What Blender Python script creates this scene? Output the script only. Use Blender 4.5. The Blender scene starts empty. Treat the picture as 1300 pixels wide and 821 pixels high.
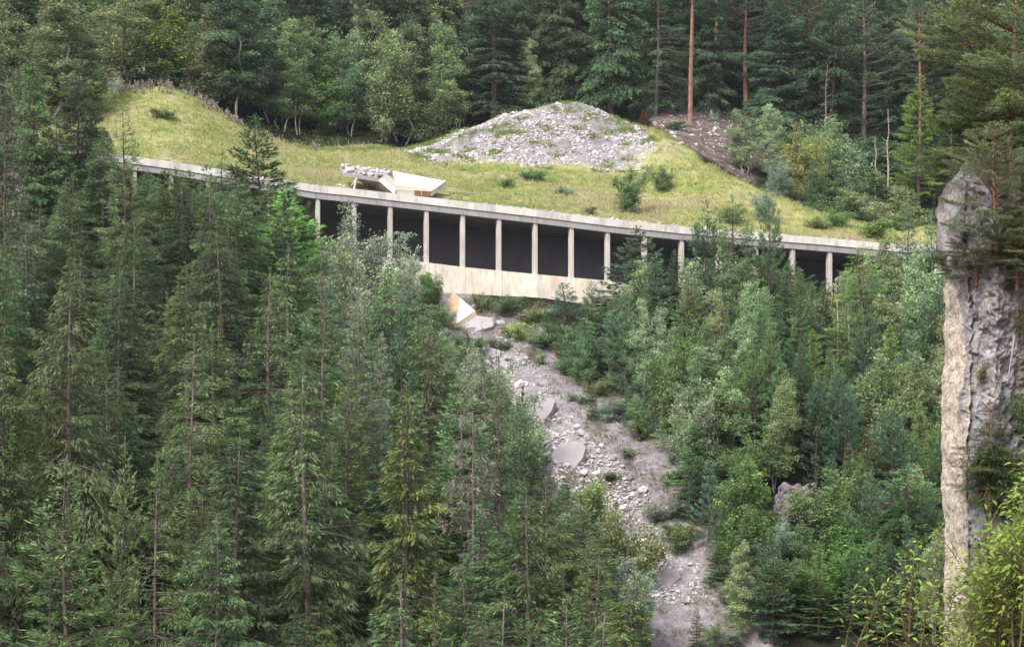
import bpy, math, random
import numpy as np
from mathutils import Vector

R = np.random.RandomState(11)
random.seed(5)
C = bpy.context.scene.collection
F, HZ, CXP = 2530.0, 660.0, 650.0      # focal length and horizon of the survey, in photo units


def at(px, py, Y):
    """a surveyed bearing (px, py) at the distance Y -> world point"""
    return np.array([(px - CXP) * Y / F, Y, (HZ - py) * Y / F])


def px_of(x, y):
    return CXP + x * F / y


def py_of(z, y):
    return HZ - z * F / y


def nrm(v):
    return v / np.maximum(np.linalg.norm(v, axis=-1, keepdims=True), 1e-9)


# ------------------------------------------------------------------ noise
_tab = np.random.RandomState(3).rand(64, 64, 64).astype(np.float32)


def vnoise(p):
    p = np.asarray(p, dtype=np.float64)
    i = np.floor(p).astype(int)
    f = p - i
    f = f * f * (3 - 2 * f)
    out = 0
    for dx in (0, 1):
        for dy in (0, 1):
            for dz in (0, 1):
                w = (f[..., 0] if dx else 1 - f[..., 0]) * (f[..., 1] if dy else 1 - f[..., 1]) * (f[..., 2] if dz else 1 - f[..., 2])
                out = out + w * _tab[(i[..., 0] + dx) % 64, (i[..., 1] + dy) % 64, (i[..., 2] + dz) % 64]
    return out


def fbm(p, oct=4):
    a, s, t = 1.0, 0.0, 0.0
    p = np.asarray(p, dtype=np.float64)
    for k in range(oct):
        s = s + a * (vnoise(p + 17.3 * k) - 0.5)
        t += a
        a *= 0.5
        p = p * 2.03
    return s / t * 2


# ------------------------------------------------------------------ mesh builder
class MB:
    def __init__(self):
        self.v, self.f4, self.f3, self.a4, self.a3, self.n = [], [], [], [], [], 0

    def quads(self, P, val):                    # P (N,4,3)
        N = len(P)
        if N == 0:
            return
        self.v.append(P.reshape(-1, 3))
        self.f4.append(np.arange(N * 4).reshape(N, 4) + self.n)
        self.a4.append(np.broadcast_to(val, (N,)).astype(np.float32))
        self.n += N * 4

    def mesh_(self, verts, quads=None, tris=None, val=0.5):
        verts = np.asarray(verts, dtype=np.float64)
        self.v.append(verts)
        if quads is not None and len(quads):
            q = np.asarray(quads)
            self.f4.append(q + self.n)
            self.a4.append(np.broadcast_to(val, (len(q),)).astype(np.float32))
        if tris is not None and len(tris):
            t = np.asarray(tris)
            self.f3.append(t + self.n)
            self.a3.append(np.broadcast_to(val, (len(t),)).astype(np.float32))
        self.n += len(verts)

    def tube(self, pts, rad, sides=6, val=0.5):
        pts = np.asarray(pts, dtype=np.float64)
        rad = np.broadcast_to(np.asarray(rad, dtype=np.float64), (len(pts),))
        T = nrm(np.gradient(pts, axis=0))
        ref = np.array([0.31, 0.17, 0.94]) if abs(T[0, 2]) < 0.8 else np.array([0.95, 0.3, 0.05])
        A = nrm(np.cross(T, ref))
        B = np.cross(T, A)
        an = np.linspace(0, 2 * np.pi, sides, endpoint=False)
        V = pts[:, None, :] + rad[:, None, None] * (np.cos(an)[None, :, None] * A[:, None, :] + np.sin(an)[None, :, None] * B[:, None, :])
        q = []
        for i in range(len(pts) - 1):
            for j in range(sides):
                k = (j + 1) % sides
                q.append((i * sides + j, i * sides + k, (i + 1) * sides + k, (i + 1) * sides + j))
        self.mesh_(V.reshape(-1, 3), q, None, val)

    def tubes3(self, V, val):                   # V (K,M,3 sides,3): many thin three-sided tubes at once
        K, M = V.shape[:2]
        base = (np.arange(K)[:, None, None] * M + np.arange(M - 1)[None, :, None]) * 3
        j = np.arange(3)[None, None, :]
        k = (j + 1) % 3
        q = np.stack([base + j, base + k, base + 3 + k, base + 3 + j], -1).reshape(-1, 4)
        self.mesh_(V.reshape(-1, 3), q, None, val)

    def box(self, c, size, rz=0.0, val=0.5):
        x, y, z = [s / 2 for s in size]
        P = np.array([(-x, -y, -z), (x, -y, -z), (x, y, -z), (-x, y, -z), (-x, -y, z), (x, -y, z), (x, y, z), (-x, y, z)])
        ca, sa = math.cos(rz), math.sin(rz)
        P = P @ np.array([[ca, sa, 0], [-sa, ca, 0], [0, 0, 1]]) + np.asarray(c)
        self.mesh_(P, [(0, 3, 2, 1), (4, 5, 6, 7), (0, 1, 5, 4), (1, 2, 6, 5), (2, 3, 7, 6), (3, 0, 4, 7)], None, val)

    def data(self, name, mat=None, smooth=False):
        V = np.concatenate(self.v).astype(np.float32)
        f4 = np.concatenate(self.f4) if self.f4 else np.zeros((0, 4), int)
        f3 = np.concatenate(self.f3) if self.f3 else np.zeros((0, 3), int)
        a = np.concatenate([x for x in self.a4 + self.a3])
        me = bpy.data.meshes.new(name)
        me.vertices.add(len(V))
        me.vertices.foreach_set('co', V.ravel())
        loops = np.concatenate([f4.ravel(), f3.ravel()]).astype(np.int32)
        me.loops.add(len(loops))
        me.loops.foreach_set('vertex_index', loops)
        nf = len(f4) + len(f3)
        me.polygons.add(nf)
        st = np.concatenate([np.arange(len(f4)) * 4, len(f4) * 4 + np.arange(len(f3)) * 3]).astype(np.int32)
        me.polygons.foreach_set('loop_start', st)
        me.polygons.foreach_set('loop_total', np.concatenate([np.full(len(f4), 4), np.full(len(f3), 3)]).astype(np.int32))
        me.polygons.foreach_set('use_smooth', np.full(nf, bool(smooth)))
        at_ = me.attributes.new('v', 'FLOAT', 'FACE')
        at_.data.foreach_set('value', a)
        me.update(calc_edges=True)
        if mat:
            me.materials.append(mat)
        return me

    def build(self, name, mat, parent=None, smooth=False):
        return obj(name, self.data(name, mat, smooth), parent)


def obj(name, me, parent=None):
    o = bpy.data.objects.new(name, me)
    C.objects.link(o)
    if parent is not None:
        o.parent = parent
    return o


def tag(o, label=None, cat=None, group=None, kind=None):
    if label: o['label'] = label
    if cat: o['category'] = cat
    if group: o['group'] = group
    if kind: o['kind'] = kind
    return o


def thing(name, label, cat, loc, group=None):
    o = bpy.data.objects.new(name, None)
    o.empty_display_size = 0.3
    C.objects.link(o)
    o.location = [float(a) for a in loc]
    return tag(o, label, cat, group)


# ------------------------------------------------------------------ materials
class NT:
    def __init__(self, name):
        self.m = bpy.data.materials.new(name)
        self.m.use_nodes = True
        self.t = self.m.node_tree
        self.b = self.t.nodes['Principled BSDF']
        self.out = self.t.nodes['Material Output']

    def n(self, typ, **kw):
        x = self.t.nodes.new(typ)
        for k, v in kw.items():
            if k.startswith('i_'):
                key = k[2:]
                x.inputs[int(key) if key.isdigit() else key.replace('_', ' ')].default_value = v
            else:
                setattr(x, k, v)
        return x

    def l(self, a, b):
        self.t.links.new(a, b)

    def noise(self, scale, detail=5, rough=0.6, vec=None, mapping=None, obj_co=False):
        tc = self.n('ShaderNodeTexCoord')
        mp = self.n('ShaderNodeMapping')
        if mapping: mp.inputs['Scale'].default_value = mapping
        self.l(tc.outputs['Object'], mp.inputs['Vector'])
        x = self.n('ShaderNodeTexNoise')
        x.inputs['Scale'].default_value = scale
        x.inputs['Detail'].default_value = detail
        x.inputs['Roughness'].default_value = rough
        self.l(mp.outputs[0], x.inputs['Vector'])
        return x.outputs['Fac']

    def ramp(self, fac, stops, interp='LINEAR'):
        r = self.n('ShaderNodeValToRGB')
        r.color_ramp.interpolation = interp
        e = r.color_ramp.elements
        while len(e) < len(stops): e.new(0.5)
        for k, (p, c) in enumerate(stops):
            e[k].position = p
            e[k].color = (c[0], c[1], c[2], 1) if len(c) == 3 else c
        if fac is not None: self.l(fac, r.inputs[0])
        return r.outputs[0]

    def mix(self, fac, a, b, mode='MIX'):
        x = self.n('ShaderNodeMix', data_type='RGBA', blend_type=mode)
        for s, v in ((0, fac), (6, a), (7, b)):
            if isinstance(v, (int, float)): x.inputs[s].default_value = v
            elif isinstance(v, tuple): x.inputs[s].default_value = (*v, 1) if len(v) == 3 else v
            else: self.l(v, x.inputs[s])
        return x.outputs[2]

    def math(self, op, a, b=0.0, clamp=False):
        x = self.n('ShaderNodeMath', operation=op, use_clamp=clamp)
        for s, v in ((0, a), (1, b)):
            if isinstance(v, (int, float)): x.inputs[s].default_value = v
            else: self.l(v, x.inputs[s])
        return x.outputs[0]

    def attr(self, name):
        return self.n('ShaderNodeAttribute', attribute_name=name).outputs['Fac']

    def bump(self, h, strength=0.5, dist=0.1):
        x = self.n('ShaderNodeBump')
        x.inputs['Strength'].default_value = strength
        x.inputs['Distance'].default_value = dist
        self.l(h, x.inputs['Height'])
        self.l(x.outputs[0], self.b.inputs['Normal'])

    def done(self, col, rough=0.85, spec=0.2):
        if isinstance(col, tuple): self.b.inputs['Base Color'].default_value = (*col, 1)
        else: self.l(col, self.b.inputs['Base Color'])
        self.b.inputs['Roughness'].default_value = rough
        self.b.inputs['Specular IOR Level'].default_value = spec
        return self.m


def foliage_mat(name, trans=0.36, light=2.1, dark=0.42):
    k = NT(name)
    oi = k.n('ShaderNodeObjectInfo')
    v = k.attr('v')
    br = k.ramp(v, [(0, (dark, dark * 1.0, dark * 1.1)), (0.5, (1, 1, 1)), (1, (light * 0.98, light, light * 0.78))])  # crown-interior shade put into the colour, along with paler young tips
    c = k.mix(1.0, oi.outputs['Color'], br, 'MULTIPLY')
    hs = k.n('ShaderNodeHueSaturation')
    h = k.n('ShaderNodeMapRange', i_1=0.0, i_2=1.0, i_3=0.487, i_4=0.507)
    k.l(oi.outputs['Random'], h.inputs[0])
    k.l(h.outputs[0], hs.inputs['Hue'])
    vv = k.n('ShaderNodeMapRange', i_1=0.0, i_2=1.0, i_3=0.8, i_4=1.2)
    k.l(oi.outputs['Random'], vv.inputs[0])
    k.l(vv.outputs[0], hs.inputs['Value'])
    k.l(c, hs.inputs['Color'])
    k.done(hs.outputs[0], 0.62, 0.25)
    tr = k.n('ShaderNodeBsdfTranslucent')
    k.l(hs.outputs[0], tr.inputs[0])
    mx = k.n('ShaderNodeMixShader')
    mx.inputs[0].default_value = trans
    k.l(k.b.outputs[0], mx.inputs[1])
    k.l(tr.outputs[0], mx.inputs[2])
    k.l(mx.outputs[0], k.out.inputs[0])
    return k.m


def bark_mat():
    k = NT('bark')
    oi = k.n('ShaderNodeObjectInfo')
    n = k.noise(7, 4, 0.65, mapping=(1, 1, 0.35))
    c = k.mix(1.0, oi.outputs['Color'], k.ramp(n, [(0.3, (0.45, 0.43, 0.42)), (0.7, (1.35, 1.3, 1.25))]), 'MULTIPLY')
    k.bump(n, 0.6, 0.05)
    return k.done(c, 0.9, 0.1)


def birch_bark_mat():
    k = NT('birch_bark')
    n = k.noise(5, 4, 0.6, mapping=(1, 1, 2.5))
    c = k.ramp(n, [(0.36, (0.06, 0.055, 0.05)), (0.46, (0.42, 0.40, 0.37)), (0.8, (0.55, 0.53, 0.5))])
    return k.done(c, 0.8, 0.15)


def concrete_mat(name, base, stain, rust=0.0, streak=0.5, sscale=2.2):
    k = NT(name)
    n1 = k.noise(0.35, 5, 0.6)
    n2 = k.noise(sscale, 5, 0.7, mapping=(1, 1, 0.2))
    n3 = k.noise(14, 3, 0.6)
    c = k.ramp(n1, [(0.3, tuple(b * 0.86 for b in base)), (0.7, tuple(min(1, b * 1.12) for b in base))])
    c = k.mix(k.math('MULTIPLY', k.ramp(n2, [(0.48, (0, 0, 0)), (0.66, (1, 1, 1))]), streak), c, stain)
    if rust:
        n4 = k.noise(0.22, 3, 0.6, mapping=(1.2, 1.2, 0.5))
        c = k.mix(k.math('MULTIPLY', k.ramp(n4, [(0.53, (0, 0, 0)), (0.68, (1, 1, 1))]), rust), c, (0.42, 0.23, 0.1))
    c = k.mix(0.35, c, k.ramp(n3, [(0.3, (0.55, 0.55, 0.55)), (0.7, (1.1, 1.1, 1.1))]), 'MULTIPLY')
    k.bump(n3, 0.25, 0.03)
    return k.done(c, 0.85, 0.2)


def rock_mat(name, a, b, crack, scale=0.9, mapping=None, warm=None):
    k = NT(name)
    n1 = k.noise(scale, 8, 0.65, mapping=mapping)
    n2 = k.noise(scale * 4.5, 7, 0.7, mapping=mapping)
    c = k.ramp(n1, [(0.34, crack), (0.44, a), (0.66, b)])
    c = k.mix(0.55, c, k.ramp(n2, [(0.3, (0.35, 0.34, 0.36)), (0.5, (0.9, 0.9, 0.9)), (0.75, (1.25, 1.25, 1.25))]), 'MULTIPLY')
    if warm is not None:
        w = k.attr('warm')
        n5 = k.noise(2.4, 6, 0.7, mapping=(1, 1, 0.9))
        wc = k.ramp(n5, [(0.30, (0.33, 0.24, 0.17)), (0.38, warm), (0.75, tuple(min(1, q * 1.25) for q in warm))])
        c = k.mix(w, c, wc)
        g = k.attr('moss')
        c = k.mix(k.math('MULTIPLY', g, 0.6), c, (0.13, 0.11, 0.065))
    n6 = k.noise(1.1, 9, 0.72, mapping=(1, 1, 0.9))
    ck = k.ramp(n6, [(0.455, (1, 1, 1)), (0.49, (0.32, 0.30, 0.31)), (0.50, (0.28, 0.26, 0.27)), (0.525, (1, 1, 1))])
    c = k.mix(0.6, c, ck, 'MULTIPLY')
    n7 = k.noise(9.0, 6, 0.75)
    c = k.mix(0.5, c, k.ramp(n7, [(0.32, (0.5, 0.48, 0.48)), (0.55, (1.02, 1.02, 1.02)), (0.75, (1.3, 1.3, 1.3))]), 'MULTIPLY')
    k.bump(k.math('ADD', k.math('ADD', n1, k.math('MULTIPLY', n2, 0.6)), k.math('MULTIPLY', n7, 0.35)), 1.0, 0.45)
    return k.done(c, 0.9, 0.12)


def ground_mat():
    k = NT('hillside_ground')
    n0 = k.noise(0.16, 4, 0.6)
    n1 = k.noise(0.9, 6, 0.7)
    n2 = k.noise(5.0, 5, 0.7)
    grass = k.ramp(n0, [(0.33, (0.221, 0.247, 0.078)), (0.5, (0.377, 0.351, 0.150)), (0.66, (0.429, 0.345, 0.221))])
    grass = k.mix(1.0, grass, (0.91, 0.96, 0.93), 'MULTIPLY')
    grass = k.mix(0.6, grass, k.ramp(n1, [(0.3, (0.5, 0.55, 0.4)), (0.55, (1, 1, 1)), (0.75, (1.35, 1.25, 1.1))]), 'MULTIPLY')
    rub = k.ramp(n1, [(0.3, (0.19, 0.165, 0.18)), (0.5, (0.31, 0.28, 0.30)), (0.7, (0.42, 0.39, 0.40))])
    rub = k.mix(0.7, rub, k.ramp(n2, [(0.35, (0.4, 0.4, 0.42)), (0.55, (1, 1, 1)), (0.7, (1.3, 1.3, 1.3))]), 'MULTIPLY')
    scr = k.ramp(n1, [(0.36, (0.085, 0.06, 0.05)), (0.55, (0.17, 0.13, 0.12)), (0.68, (0.34, 0.3, 0.3))])
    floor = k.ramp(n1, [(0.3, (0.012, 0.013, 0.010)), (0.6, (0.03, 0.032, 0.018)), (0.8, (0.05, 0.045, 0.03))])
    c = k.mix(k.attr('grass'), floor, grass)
    c = k.mix(k.attr('scree'), c, scr)
    c = k.mix(k.attr('rubble'), c, rub)
    k.bump(k.math('ADD', n1, k.math('MULTIPLY', n2, 0.4)), 0.7, 0.4)
    return k.done(c, 0.95, 0.05)


def stuff_mat(name, stops, rough=0.8, trans=0.0):
    k = NT(name)
    c = k.ramp(k.attr('v'), stops)
    k.done(c, rough, 0.15)
    if trans:
        tr = k.n('ShaderNodeBsdfTranslucent')
        k.l(c, tr.inputs[0])
        mx = k.n('ShaderNodeMixShader')
        mx.inputs[0].default_value = trans
        k.l(k.b.outputs[0], mx.inputs[1]); k.l(tr.outputs[0], mx.inputs[2]); k.l(mx.outputs[0], k.out.inputs[0])
    return k.m


M = dict(
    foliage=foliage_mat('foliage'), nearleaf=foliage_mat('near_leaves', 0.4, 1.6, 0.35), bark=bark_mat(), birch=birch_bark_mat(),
    concrete=concrete_mat('weathered_concrete', (0.56, 0.525, 0.50), (0.33, 0.29, 0.265), 0.0, 0.5),
    column=concrete_mat('column_concrete', (0.58, 0.54, 0.505), (0.36, 0.31, 0.275), 0.2, 0.6),
    parapet=concrete_mat('pale_stained_concrete', (0.70, 0.63, 0.55), (0.42, 0.33, 0.25), 0.5, 0.6),
    dark=concrete_mat('shade_toned_concrete', (0.19, 0.175, 0.225), (0.13, 0.12, 0.155), 0.0, 0.3, 0.7),  # back wall: interior shadow put into a darker, bluish concrete colour
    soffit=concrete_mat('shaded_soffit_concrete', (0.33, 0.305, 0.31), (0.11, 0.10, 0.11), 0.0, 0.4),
    slab=concrete_mat('fresh_white_concrete', (0.66, 0.635, 0.61), (0.50, 0.46, 0.42), 0.12, 0.35),
    slabgrey=concrete_mat('lilac_grey_concrete', (0.42, 0.39, 0.41), (0.33, 0.3, 0.31), 0.0, 0.3),
    chuteslab=concrete_mat('dusty_slab_concrete', (0.42, 0.385, 0.405), (0.33, 0.30, 0.315), 0.0, 0.4),
    kerb=concrete_mat('streaked_kerb_concrete', (0.62, 0.585, 0.56), (0.34, 0.305, 0.28), 0.15, 0.75, 0.9),
    rust=concrete_mat('rusty_formwork', (0.33, 0.16, 0.09), (0.2, 0.09, 0.05), 0.0, 0.6),
    ochre=concrete_mat('ochre_stained_concrete', (0.56, 0.40, 0.27), (0.42, 0.26, 0.15), 0.3, 0.6),
    peach=concrete_mat('peach_stained_concrete', (0.60, 0.45, 0.34), (0.5, 0.33, 0.22), 0.0, 0.4),
    asphalt=concrete_mat('asphalt', (0.05, 0.05, 0.05), (0.03, 0.03, 0.03), 0.0, 0.3),
    ground=ground_mat(),
    cliff=rock_mat('limestone', (0.47, 0.43, 0.455), (0.64, 0.60, 0.615), (0.17, 0.15, 0.165), 0.8, mapping=(1, 1, 0.75), warm=(0.82, 0.69, 0.57)),
    outcrop=rock_mat('layered_schist', (0.30, 0.255, 0.265), (0.50, 0.45, 0.46), (0.06, 0.05, 0.05), 1.0, mapping=(1.6, 1, 2.6)),
    rubble=stuff_mat('broken_stone', [(0, (0.27, 0.24, 0.24)), (0.4, (0.50, 0.46, 0.465)), (0.75, (0.67, 0.64, 0.635)), (1, (0.78, 0.75, 0.745))]),
    grass=stuff_mat('grass_blades', [(0, (0.13, 0.21, 0.05)), (0.35, (0.275, 0.335, 0.115)), (0.65, (0.42, 0.43, 0.185)), (0.85, (0.48, 0.42, 0.26)), (1, (0.52, 0.40, 0.32))], 0.7, 0.3),
    weeds=stuff_mat('grey_green_weeds', [(0, (0.10, 0.13, 0.06)), (0.4, (0.19, 0.21, 0.11)), (0.7, (0.29, 0.27, 0.17)), (1, (0.30, 0.25, 0.20))], 0.8, 0.3),
    flower=stuff_mat('pink_flower_spikes', [(0, (0.10, 0.13, 0.05)), (0.3, (0.16, 0.17, 0.07)), (0.5, (0.46, 0.31, 0.36)), (1, (0.64, 0.54, 0.53))], 0.7, 0.3),
    metal=concrete_mat('dull_grey_metal', (0.30, 0.30, 0.31), (0.2, 0.18, 0.16), 0.0, 0.3),
    orange=concrete_mat('faded_orange_plastic', (0.70, 0.16, 0.04), (0.5, 0.12, 0.04), 0.0, 0.3),
    wood=concrete_mat('bleached_dead_wood', (0.38, 0.34, 0.31), (0.2, 0.17, 0.15), 0.0, 0.6),
)

# ------------------------------------------------------------------ terrain
ROOF = [(-500, 98), (-200, 140), (0, 172), (135, 195), (225, 207), (402, 236), (445, 240), (585, 256), (677, 266.5), (769, 278), (864, 288), (1053, 303), (1140, 311), (1160, 312), (1300, 300), (1500, 270), (1900, 230)]
_rx = np.array([a for a, b in ROOF], float)
_ry = np.array([b for a, b in ROOF], float)


def roof_py(px):
    return np.interp(px, _rx, _ry)


def zz(py, Y):
    return (HZ - py) * Y / F


def base_drop(px):
    return np.interp(px, [-500, -170, -150, 300, 540, 600, 690, 770, 1130, 1214, 1220, 1900], [2, 2, 121, 121, 119, 116, 110, 112, 112, 110, 2, 2])


LY = np.array([219.7, 216, 205, 195, 185, 175, 165, 150, 130, 110, 85, 60, 35, 18, 5.0])
L_LEFT = np.array([31.5, 29.8, 24.5, 19.5, 14.5, 9.5, 4.5, -2.5, -11.5, -19.5, -27, -27, -16, -7, -2.2])
L_CHUTE = np.array([24.4, 22.3, 16.0, 9.5, 3.0, -4.5, -9.5, -16.5, -23.5, -28.0, -30, -27, -16, -7, -2.2])
CH = np.array([(600, 380), (630, 440), (680, 500), (730, 570), (780, 610), (830, 680), (870, 760)], float)


def lower_z(px, Y):
    px = np.asarray(px, float); Y = np.asarray(Y, float)
    a = np.interp(Y, LY[::-1], L_LEFT[::-1])
    b = np.interp(Y, LY[::-1], L_CHUTE[::-1])
    w = np.clip((px - 250) / 330, 0, 1)
    w = w * w * (3 - 2 * w)
    z = a * (1 - w) + b * w
    # meet the foot of the gallery wall
    zb = zz(roof_py(px) + base_drop(px), 219.7)
    k = np.clip((Y - 190) / 29.7, 0, 1) ** 1.3
    z0 = np.where(w < 1, a[...] * 0 + (31.5 * (1 - w) + 24.4 * w), 24.4)
    z = z + (zb - z0) * k
    # the channel of the slide and the rib on its right
    py = py_of(z, Y)
    cx = np.interp(py, CH[:, 1], CH[:, 0])
    z = z - 1.3 * np.exp(-((px - cx) / 42) ** 2) * np.clip((219 - Y) / 8, 0, 1) * np.clip((Y - 150) / 20, 0, 1)
    z = z + 1.6 * np.exp(-((px - 1000) / 90) ** 2) * np.exp(-((Y - 188) / 12) ** 2)
    return z


UP = {  # px: [(Y, py)...]; a py under -900 means "drop by (py+1000) metres behind the crest"
    -500: [(240, 60), (262, 20), (330, -160)], -200: [(240, 95), (262, 55), (330, -130)],
    0: [(238, 140), (262, 100), (330, -100)], 100: [(232, 165), (247, 127), (254, -998.5), (276, 80), (330, -80)],
    135: [(232, 163), (247, 117), (254, -998), (276, 75), (330, -80)],
    210: [(232, 165), (247, 106), (254, -998), (276, 75), (330, -80)],
    260: [(232, 180), (247, 127), (254, -998), (276, 90), (330, -75)],
    330: [(235, 200), (250, 171), (257, -999.3), (276, 115), (330, -70)],
    400: [(235, 213), (255, 191), (262, 188.5), (280, 150), (330, -60)],
    480: [(235, 222), (255, 193), (262, 189), (280, 150), (330, -60)],
    530: [(235, 228), (248, 205), (258, 186), (266, -999.5), (284, 140), (330, -60)],
    580: [(235, 234), (247, 214), (259, 165), (267, -998.5), (286, 130), (330, -60)],
    640: [(235, 240), (248, 213), (262, 142), (270, -998), (288, 118), (330, -50)],
    700: [(235, 245), (250, 213), (264, 129), (272, -998), (290, 108), (330, -50)],
    740: [(235, 248), (250, 214), (264, 128), (272, -998), (288, 112), (330, -50)],
    775: [(235, 252), (250, 216), (263, 144), (270, -999), (286, 122), (330, -50)],
    805: [(235, 255), (250, 218), (261, 157), (268, -999.6), (284, 130), (330, -50)],
    840: [(235, 255), (248, 215), (256, 172), (264, 166), (280, 135), (330, -50)],
    900: [(235, 246), (242, 202), (249, -999.2), (268, 165), (280, 140), (330, -50)],
    950: [(232, 262), (238, 226), (246, -998.6), (270, 182), (285, 150), (330, -40)],
    1000: [(228, 283), (234, 250), (244, -998), (270, 210), (290, 160), (330, -20)],
    1050: [(227, 290), (231, 271), (243, -998), (270, 232), (290, 180), (330, 0)],
    1100: [(226, 297), (230, 283), (243, -999), (270, 240), (290, 190), (330, 0)],
    1160: [(226, 306), (232, 298), (245, 280), (270, 245), (290, 200), (330, 10)],
    1300: [(250, 262), (290, 180), (330, 0)], 1500: [(250, 230), (290, 150), (330, -20)], 1900: [(250, 200), (290, 130), (330, -30)],
}
UY = np.arange(220.0, 480.1, 0.5)
UPX = np.arange(-500, 1901, 10.0)
_cols, _Z = sorted(UP), []
for c_ in _cols:
    pts = [(220.5, float(zz(roof_py(c_), 220.5)) - 0.12)]
    for (Y, py) in UP[c_]:
        pts.append((Y, pts[-1][1] - (py + 1000 if py < -900 else 0) if False else (pts[-1][1] + (-1000 - py) if py < -900 else zz(py, Y))))
    pts.append((480, pts[-1][1] + 110))
    _Z.append(np.interp(UY, [p[0] for p in pts], [p[1] for p in pts]))
_Z = np.array(_Z)
UZ = np.array([np.interp(UPX, _cols, _Z[:, j]) for j in range(len(UY))]).T          # [px, Y]


def _blur(A, n, axis):
    ker = np.hanning(n + 2)[1:-1]
    ker /= ker.sum()
    pad = [(0, 0), (0, 0)]
    pad[axis] = (n // 2, n // 2)
    B = np.pad(A, pad, mode='edge')
    return np.apply_along_axis(lambda r: np.convolve(r, ker, mode='valid'), axis, B)


UZb = _blur(_blur(UZ, 5, 0), 7, 1)
_k = np.clip((UY - 221.5) / 3, 0, 1)[None, :]
UZ = UZ * (1 - _k) + UZb * _k


def upper_z(px, Y):
    px = np.clip(np.asarray(px, float), -499, 1899)
    Y = np.clip(np.asarray(Y, float), 220, 479)
    i = (px + 500) / 10; j = (Y - 220) / 0.5
    i0 = np.floor(i).astype(int); j0 = np.floor(j).astype(int)
    a = i - i0; b = j - j0
    return (UZ[i0, j0] * (1 - a) * (1 - b) + UZ[i0 + 1, j0] * a * (1 - b) + UZ[i0, j0 + 1] * (1 - a) * b + UZ[i0 + 1, j0 + 1] * a * b)


def ground(px, Y):
    return float(upper_z(px, Y) if Y > 220.2 else lower_z(px, Y))


def pip(poly, px, py):
    poly = np.asarray(poly, float)
    ins = np.zeros(np.shape(px), bool)
    j = len(poly) - 1
    for i in range(len(poly)):
        xi, yi = poly[i]; xj, yj = poly[j]
        ins ^= ((yi > py) != (yj > py)) & (px < (xj - xi) * (py - yi) / (yj - yi + 1e-12) + xi)
        j = i
    return ins


MOUND = [(515, 192), (560, 172), (600, 153), (650, 138), (700, 124), (740, 123), (775, 143), (815, 163), (830, 190), (818, 218), (760, 218), (700, 214), (640, 209), (580, 204), (530, 203)]
SCREE = [(800, 130), (950, 140), (975, 190), (950, 232), (900, 203), (850, 175)]
CHUTE = [(600, 425), (640, 428), (662, 450), (692, 485), (712, 508), (748, 552), (790, 592), (818, 625), (834, 660), (846, 700), (890, 715), (905, 800), (815, 800), (800, 700), (750, 660), (700, 615), (660, 550), (612, 480)]
VERGE = [(560, 375), (700, 384), (760, 440), (850, 520), (930, 590), (980, 830), (560, 830), (600, 600), (560, 400)]


def crest_Y(px):
    return np.interp(px, [-500, 0, 100, 135, 210, 260, 330, 400, 530, 580, 640, 700, 740, 775, 805, 840, 900, 950, 1000, 1050, 1100, 1160, 1300],
                     [225, 228, 248, 249, 249, 249, 252, 257, 262, 263, 265, 267, 267, 266, 264, 260, 246, 242, 238, 235, 234, 236, 226])


def sheet(name, xs, ys, zf, upper):
    X, Y = np.meshgrid(xs, ys, indexing='ij')
    PX = px_of(X, Y)
    Z = zf(PX, Y)
    PY = py_of(Z, Y)
    n = fbm(np.stack([X * 0.12, Y * 0.12, Z * 0.12], -1), 4)
    nf = fbm(np.stack([X * 0.9, Y * 0.9, Z * 0.9], -1), 3)
    jx, jy = PX + 26 * n + 14 * nf, PY + 14 * n + 9 * nf
    if upper:
        rub = pip(MOUND, jx, jy) & (Y < crest_Y(PX) + 2)
        scr = pip(SCREE, PX + 14 * nf, PY + 8 * nf) & (Y > 244)
        gr = (Y < crest_Y(PX) + 4 + 3 * n)
        damp = np.clip((Y - 220.8) / 2.5, 0, 1)
        Zd = Z + damp * (0.30 * n + 0.16 * nf + rub * 0.25 * nf)
    else:
        rub = pip(CHUTE, jx, jy)
        rub = np.maximum(rub.astype(float), 0.8 * (pip(VERGE, PX + 20 * n, PY + 20 * n) & (nf > -0.25)))
        scr = pip(VERGE, PX + 20 * n, PY + 20 * n) & (nf > -0.35)
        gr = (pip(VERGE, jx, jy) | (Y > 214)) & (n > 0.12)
        damp = np.clip((219.7 - Y) / 3, 0, 1)
        Zd = Z + damp * (0.5 * n + 0.25 * nf + rub * 0.35 * nf)
    nx, ny = X.shape
    idx = np.arange(nx * ny).reshape(nx, ny)
    q = np.stack([idx[:-1, :-1], idx[1:, :-1], idx[1:, 1:], idx[:-1, 1:]], -1).reshape(-1, 4)
    mb = MB()
    mb.mesh_(np.stack([X, Y, Zd], -1).reshape(-1, 3), q)
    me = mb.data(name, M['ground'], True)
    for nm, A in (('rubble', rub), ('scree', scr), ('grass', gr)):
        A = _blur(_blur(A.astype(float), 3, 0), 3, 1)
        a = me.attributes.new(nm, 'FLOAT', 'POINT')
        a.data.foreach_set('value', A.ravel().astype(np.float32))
    o = obj(name, me)
    tag(o, kind='structure')
    return o


sheet('hillside', np.arange(-125, 135, 0.55), np.concatenate([np.arange(220.55, 290, 0.55), np.arange(290, 470, 3)]), upper_z, True)
sheet('valley_slope', np.arange(-120, 130, 0.6), np.concatenate([np.arange(4, 140, 2.0), np.arange(140, 219.7, 0.6), [219.7]]), lower_z, False)

# ------------------------------------------------------------------ avalanche gallery
GY = 220.0
gal = thing('avalanche_gallery', 'long concrete avalanche gallery with open colonnade below the grassy slope', 'gallery', (0, 0, 0))
gpx = np.arange(-150, 1220, 11.65)


def gz(px, off):                     # height of a point off photo units below the roof line, on the front plane
    return zz(roof_py(px) + off, GY)


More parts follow.
